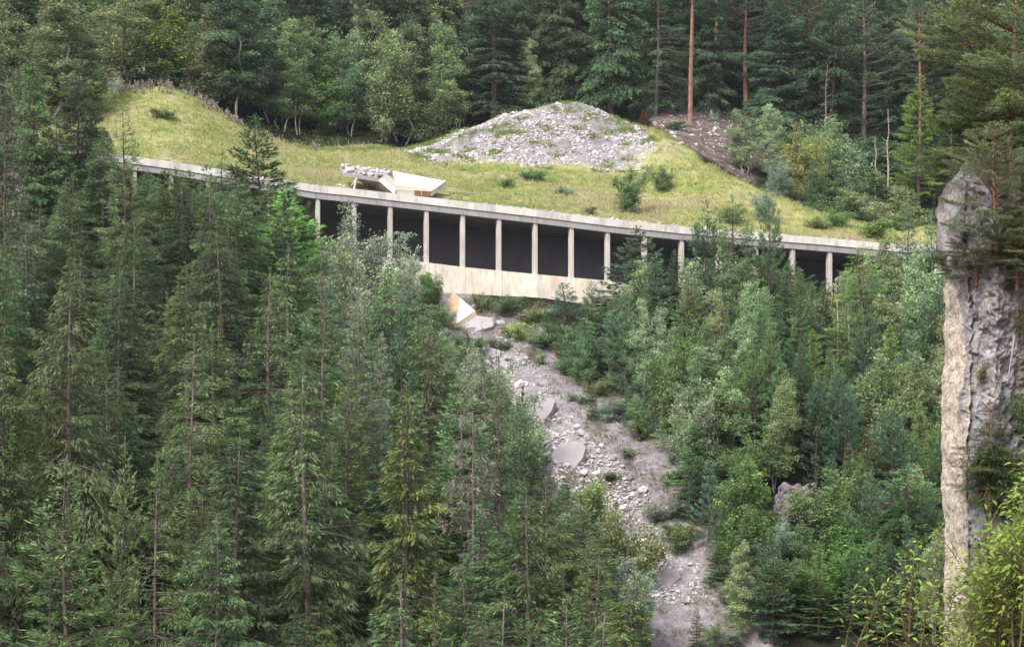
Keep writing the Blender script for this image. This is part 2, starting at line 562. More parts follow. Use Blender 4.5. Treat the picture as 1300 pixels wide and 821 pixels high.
def ribbon(mb, pxs, off0, off1, y0, y1, slope_back=0.0, val=0.5):
    """a closed bar along the gallery between two heights and two depths"""
    V = []
    for p in pxs:
        x = (p - CXP) * GY / F
        for (y, o) in ((y0, off0), (y0, off1), (y1, off1), (y1, off0)):
            V.append((x, y, gz(p, o) - slope_back * (y - y0)))
    n = len(pxs)
    q = [(i * 4 + a, i * 4 + (a + 1) % 4, (i + 1) * 4 + (a + 1) % 4, (i + 1) * 4 + a) for i in range(n - 1) for a in range(4)]
    q += [(0, 3, 2, 1), ((n - 1) * 4, (n - 1) * 4 + 1, (n - 1) * 4 + 2, (n - 1) * 4 + 3)]
    mb.mesh_(V, q, None, val)


mb = MB(); ribbon(mb, gpx, 0, 9.2, 219.55, 220.45); ek = mb.build('edge_kerb', M['kerb'], gal)
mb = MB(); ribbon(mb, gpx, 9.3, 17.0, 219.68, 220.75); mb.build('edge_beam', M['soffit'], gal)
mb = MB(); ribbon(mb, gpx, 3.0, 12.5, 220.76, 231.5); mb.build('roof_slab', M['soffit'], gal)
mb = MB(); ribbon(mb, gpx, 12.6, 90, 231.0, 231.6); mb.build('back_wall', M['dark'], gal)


def par_top(px):
    return np.interp(px, [-200, 472, 585, 677, 769, 1053, 1200], [82, 81.5, 83, 81.5, 78.5, 76, 75])


wall = MB()
V, n = [], len(gpx)
for p in gpx:
    x = (p - CXP) * GY / F
    t_, b_ = par_top(p), base_drop(p) + 8
    for (y, o) in ((219.72, t_), (219.72, b_), (220.6, b_), (220.6, t_)):
        V.append((x, y, gz(p, o)))
q = [(i * 4 + a, i * 4 + (a + 1) % 4, (i + 1) * 4 + (a + 1) % 4, (i + 1) * 4 + a) for i in range(n - 1) for a in range(4)] + [(0, 3, 2, 1), ((n - 1) * 4, (n - 1) * 4 + 1, (n - 1) * 4 + 2, (n - 1) * 4 + 3)]
wall.mesh_(V, q)
pw = wall.build('parapet_wall', M['parapet'], gal)
for p in np.arange(-107, 1140, 46.55):
    x = (p - CXP) * GY / F
    zt, zb = gz(p, par_top(p)) + 0.005, gz(p, base_drop(p) + 6)
    jb = MB()
    jb.box((x, 219.715, (zt + zb) / 2), (0.06, 0.02, zt - zb))
    jb.build('expansion_joint', M['slabgrey'], pw)
colx = [403 + 46.55 * (k - 13) if k < 13 else 403 + 46.0 * (k - 13) if k <= 21 else 771 + 47.0 * (k - 21) for k in range(2, 31)]
for p in colx:
    x = (p - CXP) * GY / F
    zt, zb = gz(p, 17.1) , gz(p, par_top(p)) - 0.02
    m_ = MB()
    hw, hd, ch = 0.215, 0.40, 0.04
    prof = np.array([(-hw + ch, -hd), (hw - ch, -hd), (hw, -hd + ch), (hw, hd - ch), (hw - ch, hd), (-hw + ch, hd), (-hw, hd - ch), (-hw, -hd + ch)])
    a = math.radians(17)
    prof = prof @ np.array([[math.cos(a), math.sin(a)], [-math.sin(a), math.cos(a)]])
    zs = [zb, zt - 0.0]
    V = np.array([(px_ + x, py_ + 220.22, z_) for z_ in zs for (px_, py_) in prof])
    m_.mesh_(V, [(j, (j + 1) % 8, 8 + (j + 1) % 8, 8 + j) for j in range(8)] + [(8, 9, 10, 15), (10, 11, 14, 15), (11, 12, 13, 14)])
    m_.build('column', M['column'], gal)
# road on the gallery floor
mb = MB(); ribbon(mb, gpx, 92, 104, 220.65, 230.95)
tag(mb.build('road', M['asphalt']), kind='structure')


# ------------------------------------------------------------------ loose slabs
def plate(mb, top, thick, n=None, val=0.5):
    """a slab from its top polygon (world points); thickness goes along -n"""
    P = np.asarray(top)
    if n is None:
        n = np.cross(P[1] - P[0], P[2] - P[0]); n = n / np.linalg.norm(n)
        if n[2] < 0: n = -n
    Q = P - n * thick
    k = len(P)
    V = np.concatenate([P, Q])
    side = [(i, (i + 1) % k, k + (i + 1) % k, k + i) for i in range(k)]
    tri = [(0, i, i + 1) for i in range(1, k - 1)] + [(k, k + i + 1, k + i) for i in range(1, k - 1)]
    mb.mesh_(V, side, tri, val)
    return n


def planar(p0, p1, p2, px, py):
    n = np.cross(p1 - p0, p2 - p0)
    d = np.array([(px - CXP) / F, 1.0, (HZ - py) / F])
    return d * (n @ p0) / (n @ d)


wreck = thing('broken_roof_slab', 'broken white concrete slab tilted on the gallery roof edge with rusty front', 'concrete slab', at(525, 246, 221))
inv = -np.array(wreck.location)
A_, B_, D_ = at(503, 240, 220.0), at(547.7, 242.6, 219.8), at(498.5, 217, 226.5)
C_ = planar(A_, B_, D_, 566, 230)
mb = MB(); nA = plate(mb, np.array([A_, B_, C_, D_]) + inv, 0.6); mb.build('slab_panel', M['slab'], wreck)
# ochre band along the front of the top face and the rusty piece of the front edge
up = nA * 0.006
L = lambda a, b, t: a + (b - a) * t
mb = MB()
q4 = np.array([L(A_, D_, 0.03), L(B_, C_, 0.03), L(B_, C_, 0.13), L(A_, D_, 0.22)]) + up + inv
mb.mesh_(q4, [(0, 1, 2, 3)]); mb.build('ochre_stain', M['ochre'], wreck)
out = np.cross(B_ - A_, nA); out = out / np.linalg.norm(out)
if out[1] > 0: out = -out
mb = MB()
for (t0, t1) in ((0.52, 0.71), (0.73, 0.995)):
    e0, e1 = L(A_, B_, t0) + out * 0.006, L(A_, B_, t1) + out * 0.006
    mb.mesh_(np.array([e0 - nA * 0.03, e1 - nA * 0.03, e1 - nA * 0.59, e0 - nA * 0.59]) + inv, [(0, 1, 2, 3)])
mb.build('rust_stain', M['rust'], wreck)
# the folded wing on its left, lifted off the roof
W0, W1 = at(437.5, 219, 220.6), at(484, 226.5, 220.3)
W2, W3 = at(497, 217.5, 226), at(432, 211, 225)
mb = MB(); plate(mb, np.array([W0, W1, W2, W3]) + inv, 0.42); mb.build('wing_panel', M['slabgrey'], wreck)
mb = MB()
S0, S1 = at(485, 224.5, 220.25), at(503, 240.2, 219.98)
S2, S3 = at(501, 247.5, 220.05), at(480.5, 229.5, 220.35)
bk = np.array([0.3, 3.2, 0.9])
mb.mesh_(np.array([S0, S1, S2, S3, S0 + bk, S1 + bk, S2 + bk, S3 + bk]) + inv, [(0, 3, 2, 1), (4, 5, 6, 7), (0, 1, 5, 4), (1, 2, 6, 5), (2, 3, 7, 6), (3, 0, 4, 7)])
mb.build('folded_edge', M['slab'], wreck)
mb = MB()
U0, U1, U2, U3 = at(446, 223.5, 220.8), at(481, 230, 220.5), at(499, 247.5, 220.2), at(474, 242, 224.0)
mb.mesh_(np.array([U0, U1, U2, U3]) + inv, [(0, 1, 2, 3)])
mb.build('underside', M['soffit'], wreck)
post = MB()
p0, p1 = at(449.5, 240, 220.3), at(453, 226, 220.4)
post.tube([p0, L(p0, p1, 0.5) + np.array([-0.02, 0, 0]), p1], [0.13, 0.12, 0.13], 8)
post.tube([at(446, 236, 220.6), at(452, 228, 220.5)], [0.07, 0.07], 6)
tag(post.build('prop_post', M['concrete']), 'short pale prop under the left wing of the tilted slab', 'post')
pole = MB()
pole.tube([at(559, 242.5, 222), at(575, 243.2, 222), at(590, 244.6, 222), at(603, 245.2, 222)], 0.075, 7)
pole.tube([at(600, 245, 222), at(606, 243, 222.4)], 0.05, 5)
tag(pole.build('fallen_pole', M['metal']), 'thin grey pole lying in grass right of the tilted slab', 'pole')

# ------------------------------------------------------------------ rocks
_t = (1 + 5 ** 0.5) / 2
ICO = nrm(np.array([(-1, _t, 0), (1, _t, 0), (-1, -_t, 0), (1, -_t, 0), (0, -1, _t), (0, 1, _t), (0, -1, -_t), (0, 1, -_t), (_t, 0, -1), (_t, 0, 1), (-_t, 0, -1), (-_t, 0, 1)], float))
ICF = np.array([(0, 11, 5), (0, 5, 1), (0, 1, 7), (0, 7, 10), (0, 10, 11), (1, 5, 9), (5, 11, 4), (11, 10, 2), (10, 7, 6), (7, 1, 8), (3, 9, 4), (3, 4, 2), (3, 2, 6), (3, 6, 8), (3, 8, 9), (4, 9, 5), (2, 4, 11), (6, 2, 10), (8, 6, 7), (9, 8, 1)])


def rocks(mb, P, S):
    N = len(P)
    V = np.broadcast_to(ICO, (N, 12, 3)) * (0.72 + 0.5 * R.rand(N, 12, 1))
    V = V * (np.stack([0.6 + 0.8 * R.rand(N), 0.6 + 0.8 * R.rand(N), 0.35 + 0.5 * R.rand(N)], -1))[:, None, :]
    a = R.rand(N) * 6.28; b = R.randn(N) * 0.4
    ca, sa, cb, sb = np.cos(a), np.sin(a), np.cos(b), np.sin(b)
    x, y, z = V[..., 0], V[..., 1], V[..., 2]
    y, z = y * cb[:, None] - z * sb[:, None], y * sb[:, None] + z * cb[:, None]
    x, y = x * ca[:, None] - y * sa[:, None], x * sa[:, None] + y * ca[:, None]
    V = np.stack([x, y, z], -1) * S[:, None, None] + P[:, None, :]
    f = (ICF[None] + np.arange(N)[:, None, None] * 12).reshape(-1, 3)
    val = np.repeat(np.clip(0.45 + 0.24 * R.randn(N), 0, 1), 20)
    mb.mesh_(V.reshape(-1, 3), None, f, val)


def scatter(poly, n, Ys, zf, jit=8):
    """random ground points whose survey bearing falls in poly"""
    out = []
    poly = np.asarray(poly, float)
    x0, x1 = poly[:, 0].min() - 10, poly[:, 0].max() + 10
    tries = 0
    while sum(map(len, out)) < n and tries < 60:
        px = R.uniform(x0, x1, 6000); Y = R.uniform(Ys[0], Ys[1], 6000)
        z = zf(px, Y)
        py = py_of(z, Y)
        nn = fbm(np.stack([px * 0.03, Y * 0.2, z * 0.2], -1), 3)
        ok = pip(poly, px + jit * 2.2 * nn, py + jit * nn)
        out.append(np.stack([(px - CXP) * Y / F, Y, z], -1)[ok])
        tries += 1
    return np.concatenate(out)[:n]


mb = MB()
P = scatter(MOUND, 20000, (244, 268), upper_z)
# bare patches alternate with weeds
keep = fbm(P * 0.35, 3) > -0.22
P = P[keep]
S = np.clip(R.lognormal(-2.4, 0.5, len(P)), 0.05, 0.42)
P[:, 2] += S * 0.15 + 0.02
rocks(mb, P, S)
tag(mb.build('mound_rubble', M['rubble']), 'pale broken stones covering the mound above the gallery', 'rubble', kind='stuff')
mb = MB()
P = scatter(CHUTE, 9000, (172, 218), lower_z)
S = np.clip(R.lognormal(-2.9, 0.75, len(P)), 0.02, 0.7)
P[:, 2] += S * 0.1
rocks(mb, P, S)
tag(mb.build('slide_rubble', M['rubble']), 'grey stones and grit filling the slide channel below the wall', 'rubble', kind='stuff')
mb = MB()
P = scatter(SCREE, 800, (246, 282), upper_z)
P = P[R.rand(len(P)) < 0.8]
S = np.clip(R.lognormal(-2.2, 0.55, len(P)), 0.05, 0.5)
rocks(mb, P, S)
tag(mb.build('scree_stones', M['rubble']), 'loose stones on the brown scree patch under the pines', 'scree', kind='stuff')
mb = MB()                                    # stones along the roof edge
px = R.uniform(590, 1135, 420)
px = px[R.rand(len(px)) < np.interp(px, [590, 640, 800, 900, 1135], [0.5, 1, 0.8, 0.3, 0.2])]
Y = R.uniform(220.5, 221.6, len(px))
S = R.uniform(0.07, 0.24, len(px))
P = np.stack([(px - CXP) * Y / F, Y, upper_z(px, Y) + 0.08], -1)
rocks(mb, P, S)
px = R.uniform(330, 440, 60); Y = R.uniform(221, 224, 60); P = np.stack([(px - CXP) * Y / F, Y, upper_z(px, Y)], -1)
rocks(mb, P, R.uniform(0.08, 0.22, 60))
tag(mb.build('roof_edge_stones', M['rubble']), 'row of loose stones lying along the gallery roof edge', 'stones', kind='stuff')
mb = MB()
a = R.rand(230); b = R.rand(230)
P = (W0[None] * (1 - a[:, None]) + W1[None] * a[:, None]) * (1 - b[:, None]) + (W3[None] * (1 - a[:, None]) + W2[None] * a[:, None]) * b[:, None]
P[:, 2] += R.uniform(0.0, 0.28, 230)
rocks(mb, P, np.clip(R.lognormal(-1.7, 0.35, 230), 0.1, 0.36))
tag(mb.build('slab_rubble', M['rubble']), 'heap of grey broken stones lying on the slab wing', 'rubble', kind='stuff')


def blob_rock(name, label, cat, c, size, seed, mat, sub=4, rough=0.35, strata=0.0, group=None, flat=None):
    """a boulder or outcrop: noisy subdivided ball, origin at its base"""
    V, f = ICO.copy(), ICF.copy()
    for _ in range(sub):
        mid, nf, V2 = {}, [], list(V)
        def m(i, j):
            k = (min(i, j), max(i, j))
            if k not in mid:
                p = V2[i] + V2[j]
                V2.append(p / np.linalg.norm(p)); mid[k] = len(V2) - 1
            return mid[k]
        for (a, b_, d) in f:
            x, y, z = m(a, b_), m(b_, d), m(d, a)
            nf += [(a, x, z), (b_, y, x), (d, z, y), (x, y, z)]
        V, f = np.array(V2), np.array(nf)
    P = V * np.asarray(size)[None]
    # faceted: cut by a few planes
    rs = np.random.RandomState(seed)
    for _ in range(12):
        d = nrm(rs.randn(3)); lim = rs.uniform(0.35, 0.7) if sub <= 2 else rs.uniform(0.6, 0.85)
        t = V @ d
        cut = np.maximum(t - lim, 0)
        P -= cut[:, None] * d[None] * np.asarray(size)[None]
    P += nrm(V) * (fbm(P * 0.8 / max(0.4, min(size)) + seed * 3.1, 4) * rough * min(size))[:, None]
    rs2 = fbm(np.stack([P[:, 0] * 1.6 + P[:, 2] * 1.2, P[:, 1] * 0.8, P[:, 2] * 3.2 - P[:, 0] * 2.4], -1) + seed, 3)
    if sub >= 4: P += nrm(V) * (rs2 * 0.28)[:, None]
    if strata:
        lay = P[:, 2] * 2.6 + P[:, 0] * 0.9
        P[:, :2] *= (1 + strata * (np.abs(((lay % 1) - 0.5)) - 0.25))[:, None]
    mbk = MB(); mbk.mesh_(P, None, f)
    o = mbk.build(name, mat)
    o.location = [float(q) for q in c]
    return tag(o, label, cat, group)


# ------------------------------------------------------------------ slabs and blocks in the slide
fs = thing('fallen_concrete_slab', 'bent concrete slab with orange rusty half below the pale wall', 'concrete slab', at(603, 405, 214))
inv = -np.array(fs.location)
a, b_, d = at(575.5, 370.5, 217.5), at(603.5, 394.5, 215.5), at(576, 413, 213.0)
mb = MB(); n_ = plate(mb, np.array([a, b_, d, at(560, 395, 215.5)]) + inv, 0.45); mb.build('upper_panel', M['slab'], fs)
mb = MB()
q4 = np.array([a, L(a, b_, 0.30), L(d, b_, 0.10), d, at(561, 395, 215.45)]) + n_ * 0.006 + inv
mb.mesh_(q4, [(0, 1, 2, 3)], [(0, 3, 4)]); mb.build('rust_stain', M['ochre'], fs)
mb = MB()
e = np.array([0, -0.25, -0.05])
mb.mesh_(np.array([b_ + e, at(605, 400, 215.2) , at(575, 420, 212.6), d + e, b_ - n_ * .4 + [0, .6, 0], at(605, 400, 215.9), at(575, 420, 213.3), d - n_ * .4 + [0, .6, 0]]) + inv,
         [(0, 3, 2, 1), (4, 5, 6, 7), (0, 1, 5, 4), (1, 2, 6, 5), (2, 3, 7, 6), (3, 0, 4, 7)])
mb.build('edge_strip', M['peach'], fs)
mb = MB(); plate(mb, np.array([at(604.5, 400.5, 215), at(626, 403, 214.8), at(626, 414, 213.6), at(602, 421, 212.7), at(580, 427, 212.2), at(577, 419, 212.9)]) + inv, 0.4)
mb.build('lower_panel', M['slabgrey'], fs)
pm = MB(); pm.box(at(627, 407, 214.2), (0.22, 0.22, 1.5), 0.3); pm.box(at(627, 398.5, 214.2), (0.3, 0.3, 0.08), 0.3)
tag(pm.build('marker_post', M['metal']), 'short dark post at the right end of the bent slab', 'post')
blob_rock('boulder', 'small pale boulder just right of the dark short post', 'boulder', at(637, 409, 213.5), (0.75, 0.6, 0.5), 4, M['slabgrey'], 2)
blob_rock('boulder', 'pale boulder under the shrub above the bent slab', 'boulder', at(600, 385, 216.5), (0.55, 0.5, 0.4), 6, M['slabgrey'], 2)


def chute_slab(name, label, pts, thick, depth_fn):
    P = np.array([at(x, y, depth_fn(y)) for x, y in pts])
    c = P.mean(0)
    mbs = MB()
    n = np.array([-0.12, -0.72, 0.68]); n /= np.linalg.norm(n)
    k = len(P)
    Q = P - n * thick + np.array([0.1, 0.1, 0])
    rim = c + (P - c) * 0.985 + n * 0.03
    V = np.concatenate([P, Q, rim, [c + n * 0.035]]) - c
    quads = [(i, (i + 1) % k, k + (i + 1) % k, k + i) for i in range(k)] + [(2 * k + i, 2 * k + (i + 1) % k, (i + 1) % k, i) for i in range(k)]
    tri = [(3 * k, 2 * k + (i + 1) % k, 2 * k + i) for i in range(k)] + [(k, k + i + 1, k + i) for i in range(1, k - 1)]
    mbs.mesh_(V, quads, tri)
    o = mbs.build(name, M['chuteslab'])
    o.location = [float(v) for v in c]
    return tag(o, label, 'concrete slab')


def chute_depth(py):          # the depth at which the slide reaches a bearing, at its middle
    Y = np.linspace(172, 217, 300)
    cx = float(np.interp(py, CH[:, 1], CH[:, 0]))
    g = py_of(lower_z(np.full(300, cx), Y), Y)
    return float(np.interp(py, g[::-1], Y[::-1])) - 0.9


chute_slab('concrete_slab', 'upper flat grey slab lying in the slide behind spruce tips', [(673, 508), (702, 505), (705, 509), (700, 522), (688, 537), (668, 549), (655, 545)], 0.7, lambda y: chute_depth(526) + (526 - y) * 0.03)
chute_slab('concrete_slab', 'lower flat grey slab with rounded top in the slide', [(699, 580), (704, 570), (715, 561), (728, 559), (741, 562), (744, 568), (740, 581), (722, 603), (713, 604), (706, 592)], 0.8, lambda y: chute_depth(580) + (580 - y) * 0.03)
chute_slab('concrete_slab', 'pale slab at the foot of the slide, lowest of the slabs', [(832, 727), (845, 720), (858, 722), (864, 732), (850, 745), (835, 742)], 0.6, lambda y: chute_depth(730) + (730 - y) * 0.03)
chute_slab('concrete_slab', 'small pale plate at the head of the slide, upper of two', [(613, 446), (622, 441), (636, 445), (634, 452), (620, 456)], 0.4, lambda y: chute_depth(448) + (448 - y) * 0.03)
chute_slab('concrete_slab', 'small pale plate at the head of the slide, lower of two', [(624, 463), (634, 456), (648, 460), (646, 472), (632, 474)], 0.4, lambda y: chute_depth(465) + (465 - y) * 0.03)
for (px, py, s, lab) in [(652, 446, 0.6, 'grey boulder at the top of the slide, nearest the bent slab'), (622, 432, 0.7, 'flat grey rock below the bent slab'), (645, 455, 0.6, 'small grey rock at the head of the slide'),
                         (762, 570, 0.75, 'grey boulder right beside the rounded lower slab'), (806, 585, 0.7, 'dark cornered rock on the right bank of the slide'),
                         (790, 640, 0.55, 'pale rock in the lower slide left of the dark bush'), (760, 655, 0.5, 'pale rock low on the left side of the slide'), (880, 700, 0.6, 'pale rock at the right foot of the slide')]:
    Yq = chute_depth(py)
    blob_rock('boulder', lab, 'boulder', at(px, py, Yq + 0.3), (s, s * 0.8, s * 0.55), int(px), M['slabgrey'] if px < 780 else M['outcrop'], 2)

# ------------------------------------------------------------------ cliff on the right
def cliff():
    plan = [(1240, 135), (1216, 108), (1195.5, 89.6), (1203, 88.9), (1218, 87.9), (1226, 87.3), (1228.5, 87.5), (1233, 87.1), (1262, 86.6), (1280, 87.2), (1300, 87.4), (1340, 86), (1420, 84), (1560, 88), (1700, 100)]
    t = np.arange(len(plan)); tt = []
    for i in range(len(plan) - 1):
        a = at(plan[i][0], 0, plan[i][1]); b = at(plan[i + 1][0], 0, plan[i + 1][1])
        nseg = max(2, int(np.hypot(*(b - a)[:2]) / 0.10))
        nseg = min(nseg, 60)
        tt += list(np.linspace(i, i + 1, nseg, endpoint=False))
    tt = np.array(tt + [len(plan) - 1])
    px = np.interp(tt, t, [p[0] for p in plan]); Y = np.interp(tt, t, [p[1] for p in plan])
    x = (px - CXP) * Y / F
    top = np.interp(px, [1190, 1194, 1200, 1212, 1228, 1240, 1262, 1300, 1400, 1700], [300, 286, 262, 240, 222, 222, 250, 240, 210, 180])
    rows = 250
    zt = zz(top, Y)
    zb = np.full_like(zt, -27.0)
    v = np.linspace(0, 1, rows) ** 0.8
    Z = zb[:, None] + (zt - zb)[:, None] * v[None, :]
    X = np.repeat(x[:, None], rows, 1); YY = np.repeat(Y[:, None], rows, 1)
    PYr = py_of(Z, YY)
    # leaning and stepping with height: the foot stands further left, a notch under the knob
    sh = np.interp(PYr, [220, 285, 332, 342, 390, 455, 515, 560, 615, 665, 725, 900], [2, -4, -3, 1.5, 4, 4.5, -1, 0, -0.5, 3, 3, 4])
    X = X + sh * YY / F
    tang = np.stack([np.gradient(x), np.gradient(Y)], -1)
    tang = tang / np.linalg.norm(tang, axis=-1, keepdims=True)
    nx, ny = tang[:, 1], -tang[:, 0]
    p3 = np.stack([X, YY, Z * 0.6], -1)
    p4 = np.stack([X + Z * 0.45, YY, Z * 0.9 - X * 0.4], -1)
    d = 0.28 * fbm(p3 * 0.28, 4) + 0.42 * fbm(p4 * 0.95 + 5, 5) - 0.55 * np.clip(0.16 - np.abs(fbm(p4 * 0.42 + 9, 4)), 0, 1) / 0.16 * 0.5 + 0.34 * fbm(p4 * 3.1, 4) + 0.16 * fbm(p4 * 8.0, 2)
    bl = vnoise(np.floor(p4 * np.array([0.9, 0.9, 0.55]) + 0.6 * fbm(p4 * 0.7, 2)[..., None]) * 1.37)
    d = d + 0.42 * (bl - 0.5)
    # horizontal ledges
    led = (Z * 0.45 + fbm(p3 * 0.2 + 3, 2) * 1.2)
    d = d + 0.16 * (np.abs((led % 1) - 0.5) - 0.25)
    # dark cleft on the far right of the face
    d = d - 0.0 * np.exp(-((px[:, None] - 1291) / 7) ** 2) * np.clip((PYr - 430) / 60, 0, 1)
    amp = np.interp(tt, [0, 1.6, 2, 3, 4, 5, 6, 8], [0.3, 0.25, 0.28, 0.30, 0.30, 0.5, 0.6, 0.8])
    X = X - nx[:, None] * -d * amp[:, None] * 1.0
    YY = YY + ny[:, None] * d * amp[:, None]
    # cap: lean the top rows back into the hill
    caps = []
    for k in range(1, 8):
        caps.append((X[:, -1] + 0.5 * k * (k / 8), YY[:, -1] + 0.9 * k, Z[:, -1] + 0.35 * k + 0.3 * fbm(np.stack([X[:, -1] * .8, YY[:, -1] * .8 + k, Z[:, -1]], -1), 3)))
    X = np.concatenate([X] + [c[0][:, None] for c in caps], 1)
    YY = np.concatenate([YY] + [c[1][:, None] for c in caps], 1)
    Z = np.concatenate([Z] + [c[2][:, None] for c in caps], 1)
    nu, nv = X.shape
    idx = np.arange(nu * nv).reshape(nu, nv)
    q = np.stack([idx[:-1, :-1], idx[1:, :-1], idx[1:, 1:], idx[:-1, 1:]], -1).reshape(-1, 4)
    mbc = MB(); mbc.mesh_(np.stack([X, YY, Z], -1).reshape(-1, 3), q)
    me = mbc.data('rock_cliff', M['cliff'], False)
    PX, PY = np.repeat(px[:, None], nv, 1), py_of(Z, YY)
    n1 = fbm(np.stack([X * 0.9, YY * 0.9, Z * 0.5], -1), 4)
    edge = np.interp(PY, [330, 345, 385, 455, 550, 610, 720], [1190, 1203, 1218, 1223, 1229, 1229, 1226])
    warm = np.clip((edge - PX + 3 * n1) / 4, 0, 1) * (PY > 328) * np.clip(0.95 - 0.5 * np.clip(n1 * 1.5, 0, 1), 0, 1)
    warm = np.maximum(warm, 0.30 * np.clip(n1 * 1.6 + 0.1, 0, 1))
    moss = np.clip((n1 + 0.25 * (PX - 1282) / 20 - 0.25) * 4, 0, 1) * (PX > 1250) * np.clip((PY - 380) / 60, 0.3, 1)
    moss = np.maximum(moss, np.clip((Z - np.repeat(zt[:, None], nv, 1) + 0.1) * 3, 0, 1) * (n1 > -0.1))
    for nm, A in (('warm', warm), ('moss', moss)):
        a_ = me.attributes.new(nm, 'FLOAT', 'POINT')
        a_.data.foreach_set('value', A.ravel().astype(np.float32))
    o = obj('rock_cliff', me)
    tag(o, 'tall vertical limestone cliff with cream left edge at the right side', 'cliff')


cliff()
blob_rock('rock_outcrop', 'dark tilted layered rock outcrop right of the slide among bushes', 'rock outcrop', at(1014, 650, 179), (2.6, 2.0, 3.9), 21, M['outcrop'], 5, 0.7, 0.0)
blob_rock('rock_outcrop', 'small grey rock ledge under the brown dead spruce', 'rock outcrop', at(1098, 640, 180), (2.0, 1.6, 1.6), 33, M['outcrop'], 4, 0.6, 0.0)


# ------------------------------------------------------------------ tree generators (shared meshes)
def conifer(seed, H=20, h0=0.06, Lmax=3.2, p=0.8, spacing=0.34, nb=6, up=(0.35, -0.05), droop=0.42, curl=0.22, dens=16, fw=0.42,
            slen=0.42, swid=0.085, hang=0.5, tuft=0.0, gap=0.12, rt=0.20, dead=0.0, round_=0.0, vb=0.35, start=0.10, twig=0.012, lump=0.35, lean=0.0):
    rs = np.random.RandomState(seed)
    hs = []
    h = H * h0
    while h < H * 0.985:
        hs.append(h); h += spacing * rs.uniform(0.7, 1.3) * (1.15 - 0.5 * h / H)
    hs = np.array(hs)
    per = nb
    h = np.repeat(hs, per) + rs.randn(len(hs) * per) * spacing * 0.35
    h = np.clip(h, H * h0 * 0.8, H * 0.99)
    K = len(h)
    az = (np.tile(np.arange(per) * 2 * np.pi / per, len(hs)) + np.repeat(rs.rand(len(hs)) * 6.28, per) + rs.randn(K) * 0.3)
    t = np.clip((h / H - h0) / (1 - h0), 0, 1)
    if round_ > 0:
        prof = (1 - round_) * (1 - t) ** p + round_ * np.sqrt(np.clip(1 - (2 * t - 0.85) ** 2 / 1.4, 0.02, 1)) * np.clip((1.02 - t) * 3, 0, 1)
    else:
        prof = (1 - t) ** p
    prof = prof * (0.72 + 0.28 * np.clip(t / 0.12, 0, 1))
    lum = 1 + lump * fbm(np.stack([np.cos(az) * 1.3, np.sin(az) * 1.3, h * 0.42 + seed], -1), 2) * 1.5
    Lb = np.maximum(Lmax * prof * rs.uniform(0.6, 1.12, K) * lum, 0.16)
    alive = rs.rand(K) > gap
    wob = np.array([rs.randn() * 0.02, rs.randn() * 0.02])

    def trunk_xy(hh):
        u = hh / H
        return np.stack([lean * H * u * u + 0.12 * np.sin(u * 5 + seed), 0.10 * np.cos(u * 4 + seed * 2)], -1)
    rad = np.stack([np.cos(az), np.sin(az), np.zeros(K)], -1)
    side = np.stack([-np.sin(az), np.cos(az), np.zeros(K)], -1)
    upk = up[1] + (up[0] - up[1]) * t + rs.randn(K) * 0.08
    drk = droop * (0.5 + 0.7 * (1 - t)) * rs.uniform(0.7, 1.3, K)
    base = np.concatenate([trunk_xy(h), h[:, None]], -1)

    def pos(k, s):
        dz = Lb[k] * (upk[k] * s - drk[k] * s ** 2 + curl * s ** 3)
        return base[k] + rad[k] * (Lb[k] * s)[..., None] * (1 - 0.10 * s)[..., None] + np.array([0, 0, 1.0]) * dz[..., None]

    def tan(k, s):
        return nrm(rad[k] + np.array([0, 0, 1.0]) * (upk[k] - 2 * drk[k] * s + 3 * curl * s * s)[..., None])
    # --- wood
    wood = MB()
    hh = np.linspace(-0.8, H, 22)
    pts = np.concatenate([trunk_xy(np.maximum(hh, 0)), hh[:, None]], -1)
    rr = rt * (1 - np.clip(hh / H, 0, 1) * 0.94) * (1 + 0.5 * np.clip(0.06 - hh / H, 0, 1) * 6)
    wood.tube(pts, rr, 9)
    kk = np.arange(K)[(Lb > 0.45) & (alive | (rs.rand(K) < dead))]
    if len(kk):
        Msg = 5
        ss = np.linspace(0, 0.9, Msg)
        Pc = np.stack([pos(kk, np.full(len(kk), s)) for s in ss], 1)
        rb = (twig * (1 + Lb[kk] * 0.9))[:, None] * (1 - 0.8 * ss)[None, :]
        an = np.array([0, 2.094, 4.189])
        V = Pc[:, :, None, :] + rb[:, :, None, None] * (np.cos(an)[None, None, :, None] * side[kk][:, None, None, :] + np.sin(an)[None, None, :, None] * np.array([0, 0, 1.0]))
        wood.tubes3(V, 0.5)
    # --- needles
    ka = np.arange(K)[alive]
    n = np.maximum(3, (dens * Lb[ka] ** 1.45)).astype(int)
    k = np.repeat(ka, n)
    N = len(k)
    s = start + (1 - start) * rs.rand(N) ** (0.75 if tuft < 0.3 else 0.55)
    sgn = np.where(rs.rand(N) < 0.5, -1.0, 1.0)
    u = rs.rand(N) ** 0.8
    flen = fw * Lb[k] * (1.02 - s) ** 0.8 * np.clip(s * 5, 0.3, 1) + 0.12
    flen = np.minimum(flen, 1.1)
    T = tan(k, s)
    ang = rs.uniform(0.7, 1.15, N)
    dB = nrm(T * np.cos(ang)[:, None] + side[k] * (sgn * np.sin(ang))[:, None])
    P0 = pos(k, s) + dB * (u * flen)[:, None]
    P0[:, 2] -= hang * 0.55 * (u * flen) ** 1.3 + hang * 0.25 * rs.rand(N) ** 2 * Lb[k] ** 0.5
    D = dB * 0.7 + T * 0.5 + rs.randn(N, 3) * (0.22 + tuft * 0.5) + np.array([0, 0, 1.0]) * (-hang * rs.uniform(0.1, 1.3, N) + tuft * 0.55)[:, None]
    D = nrm(D)
    ln = slen * rs.uniform(0.55, 1.25, N) * (0.75 + 0.5 * np.clip(Lb[k] / Lmax, 0, 1))
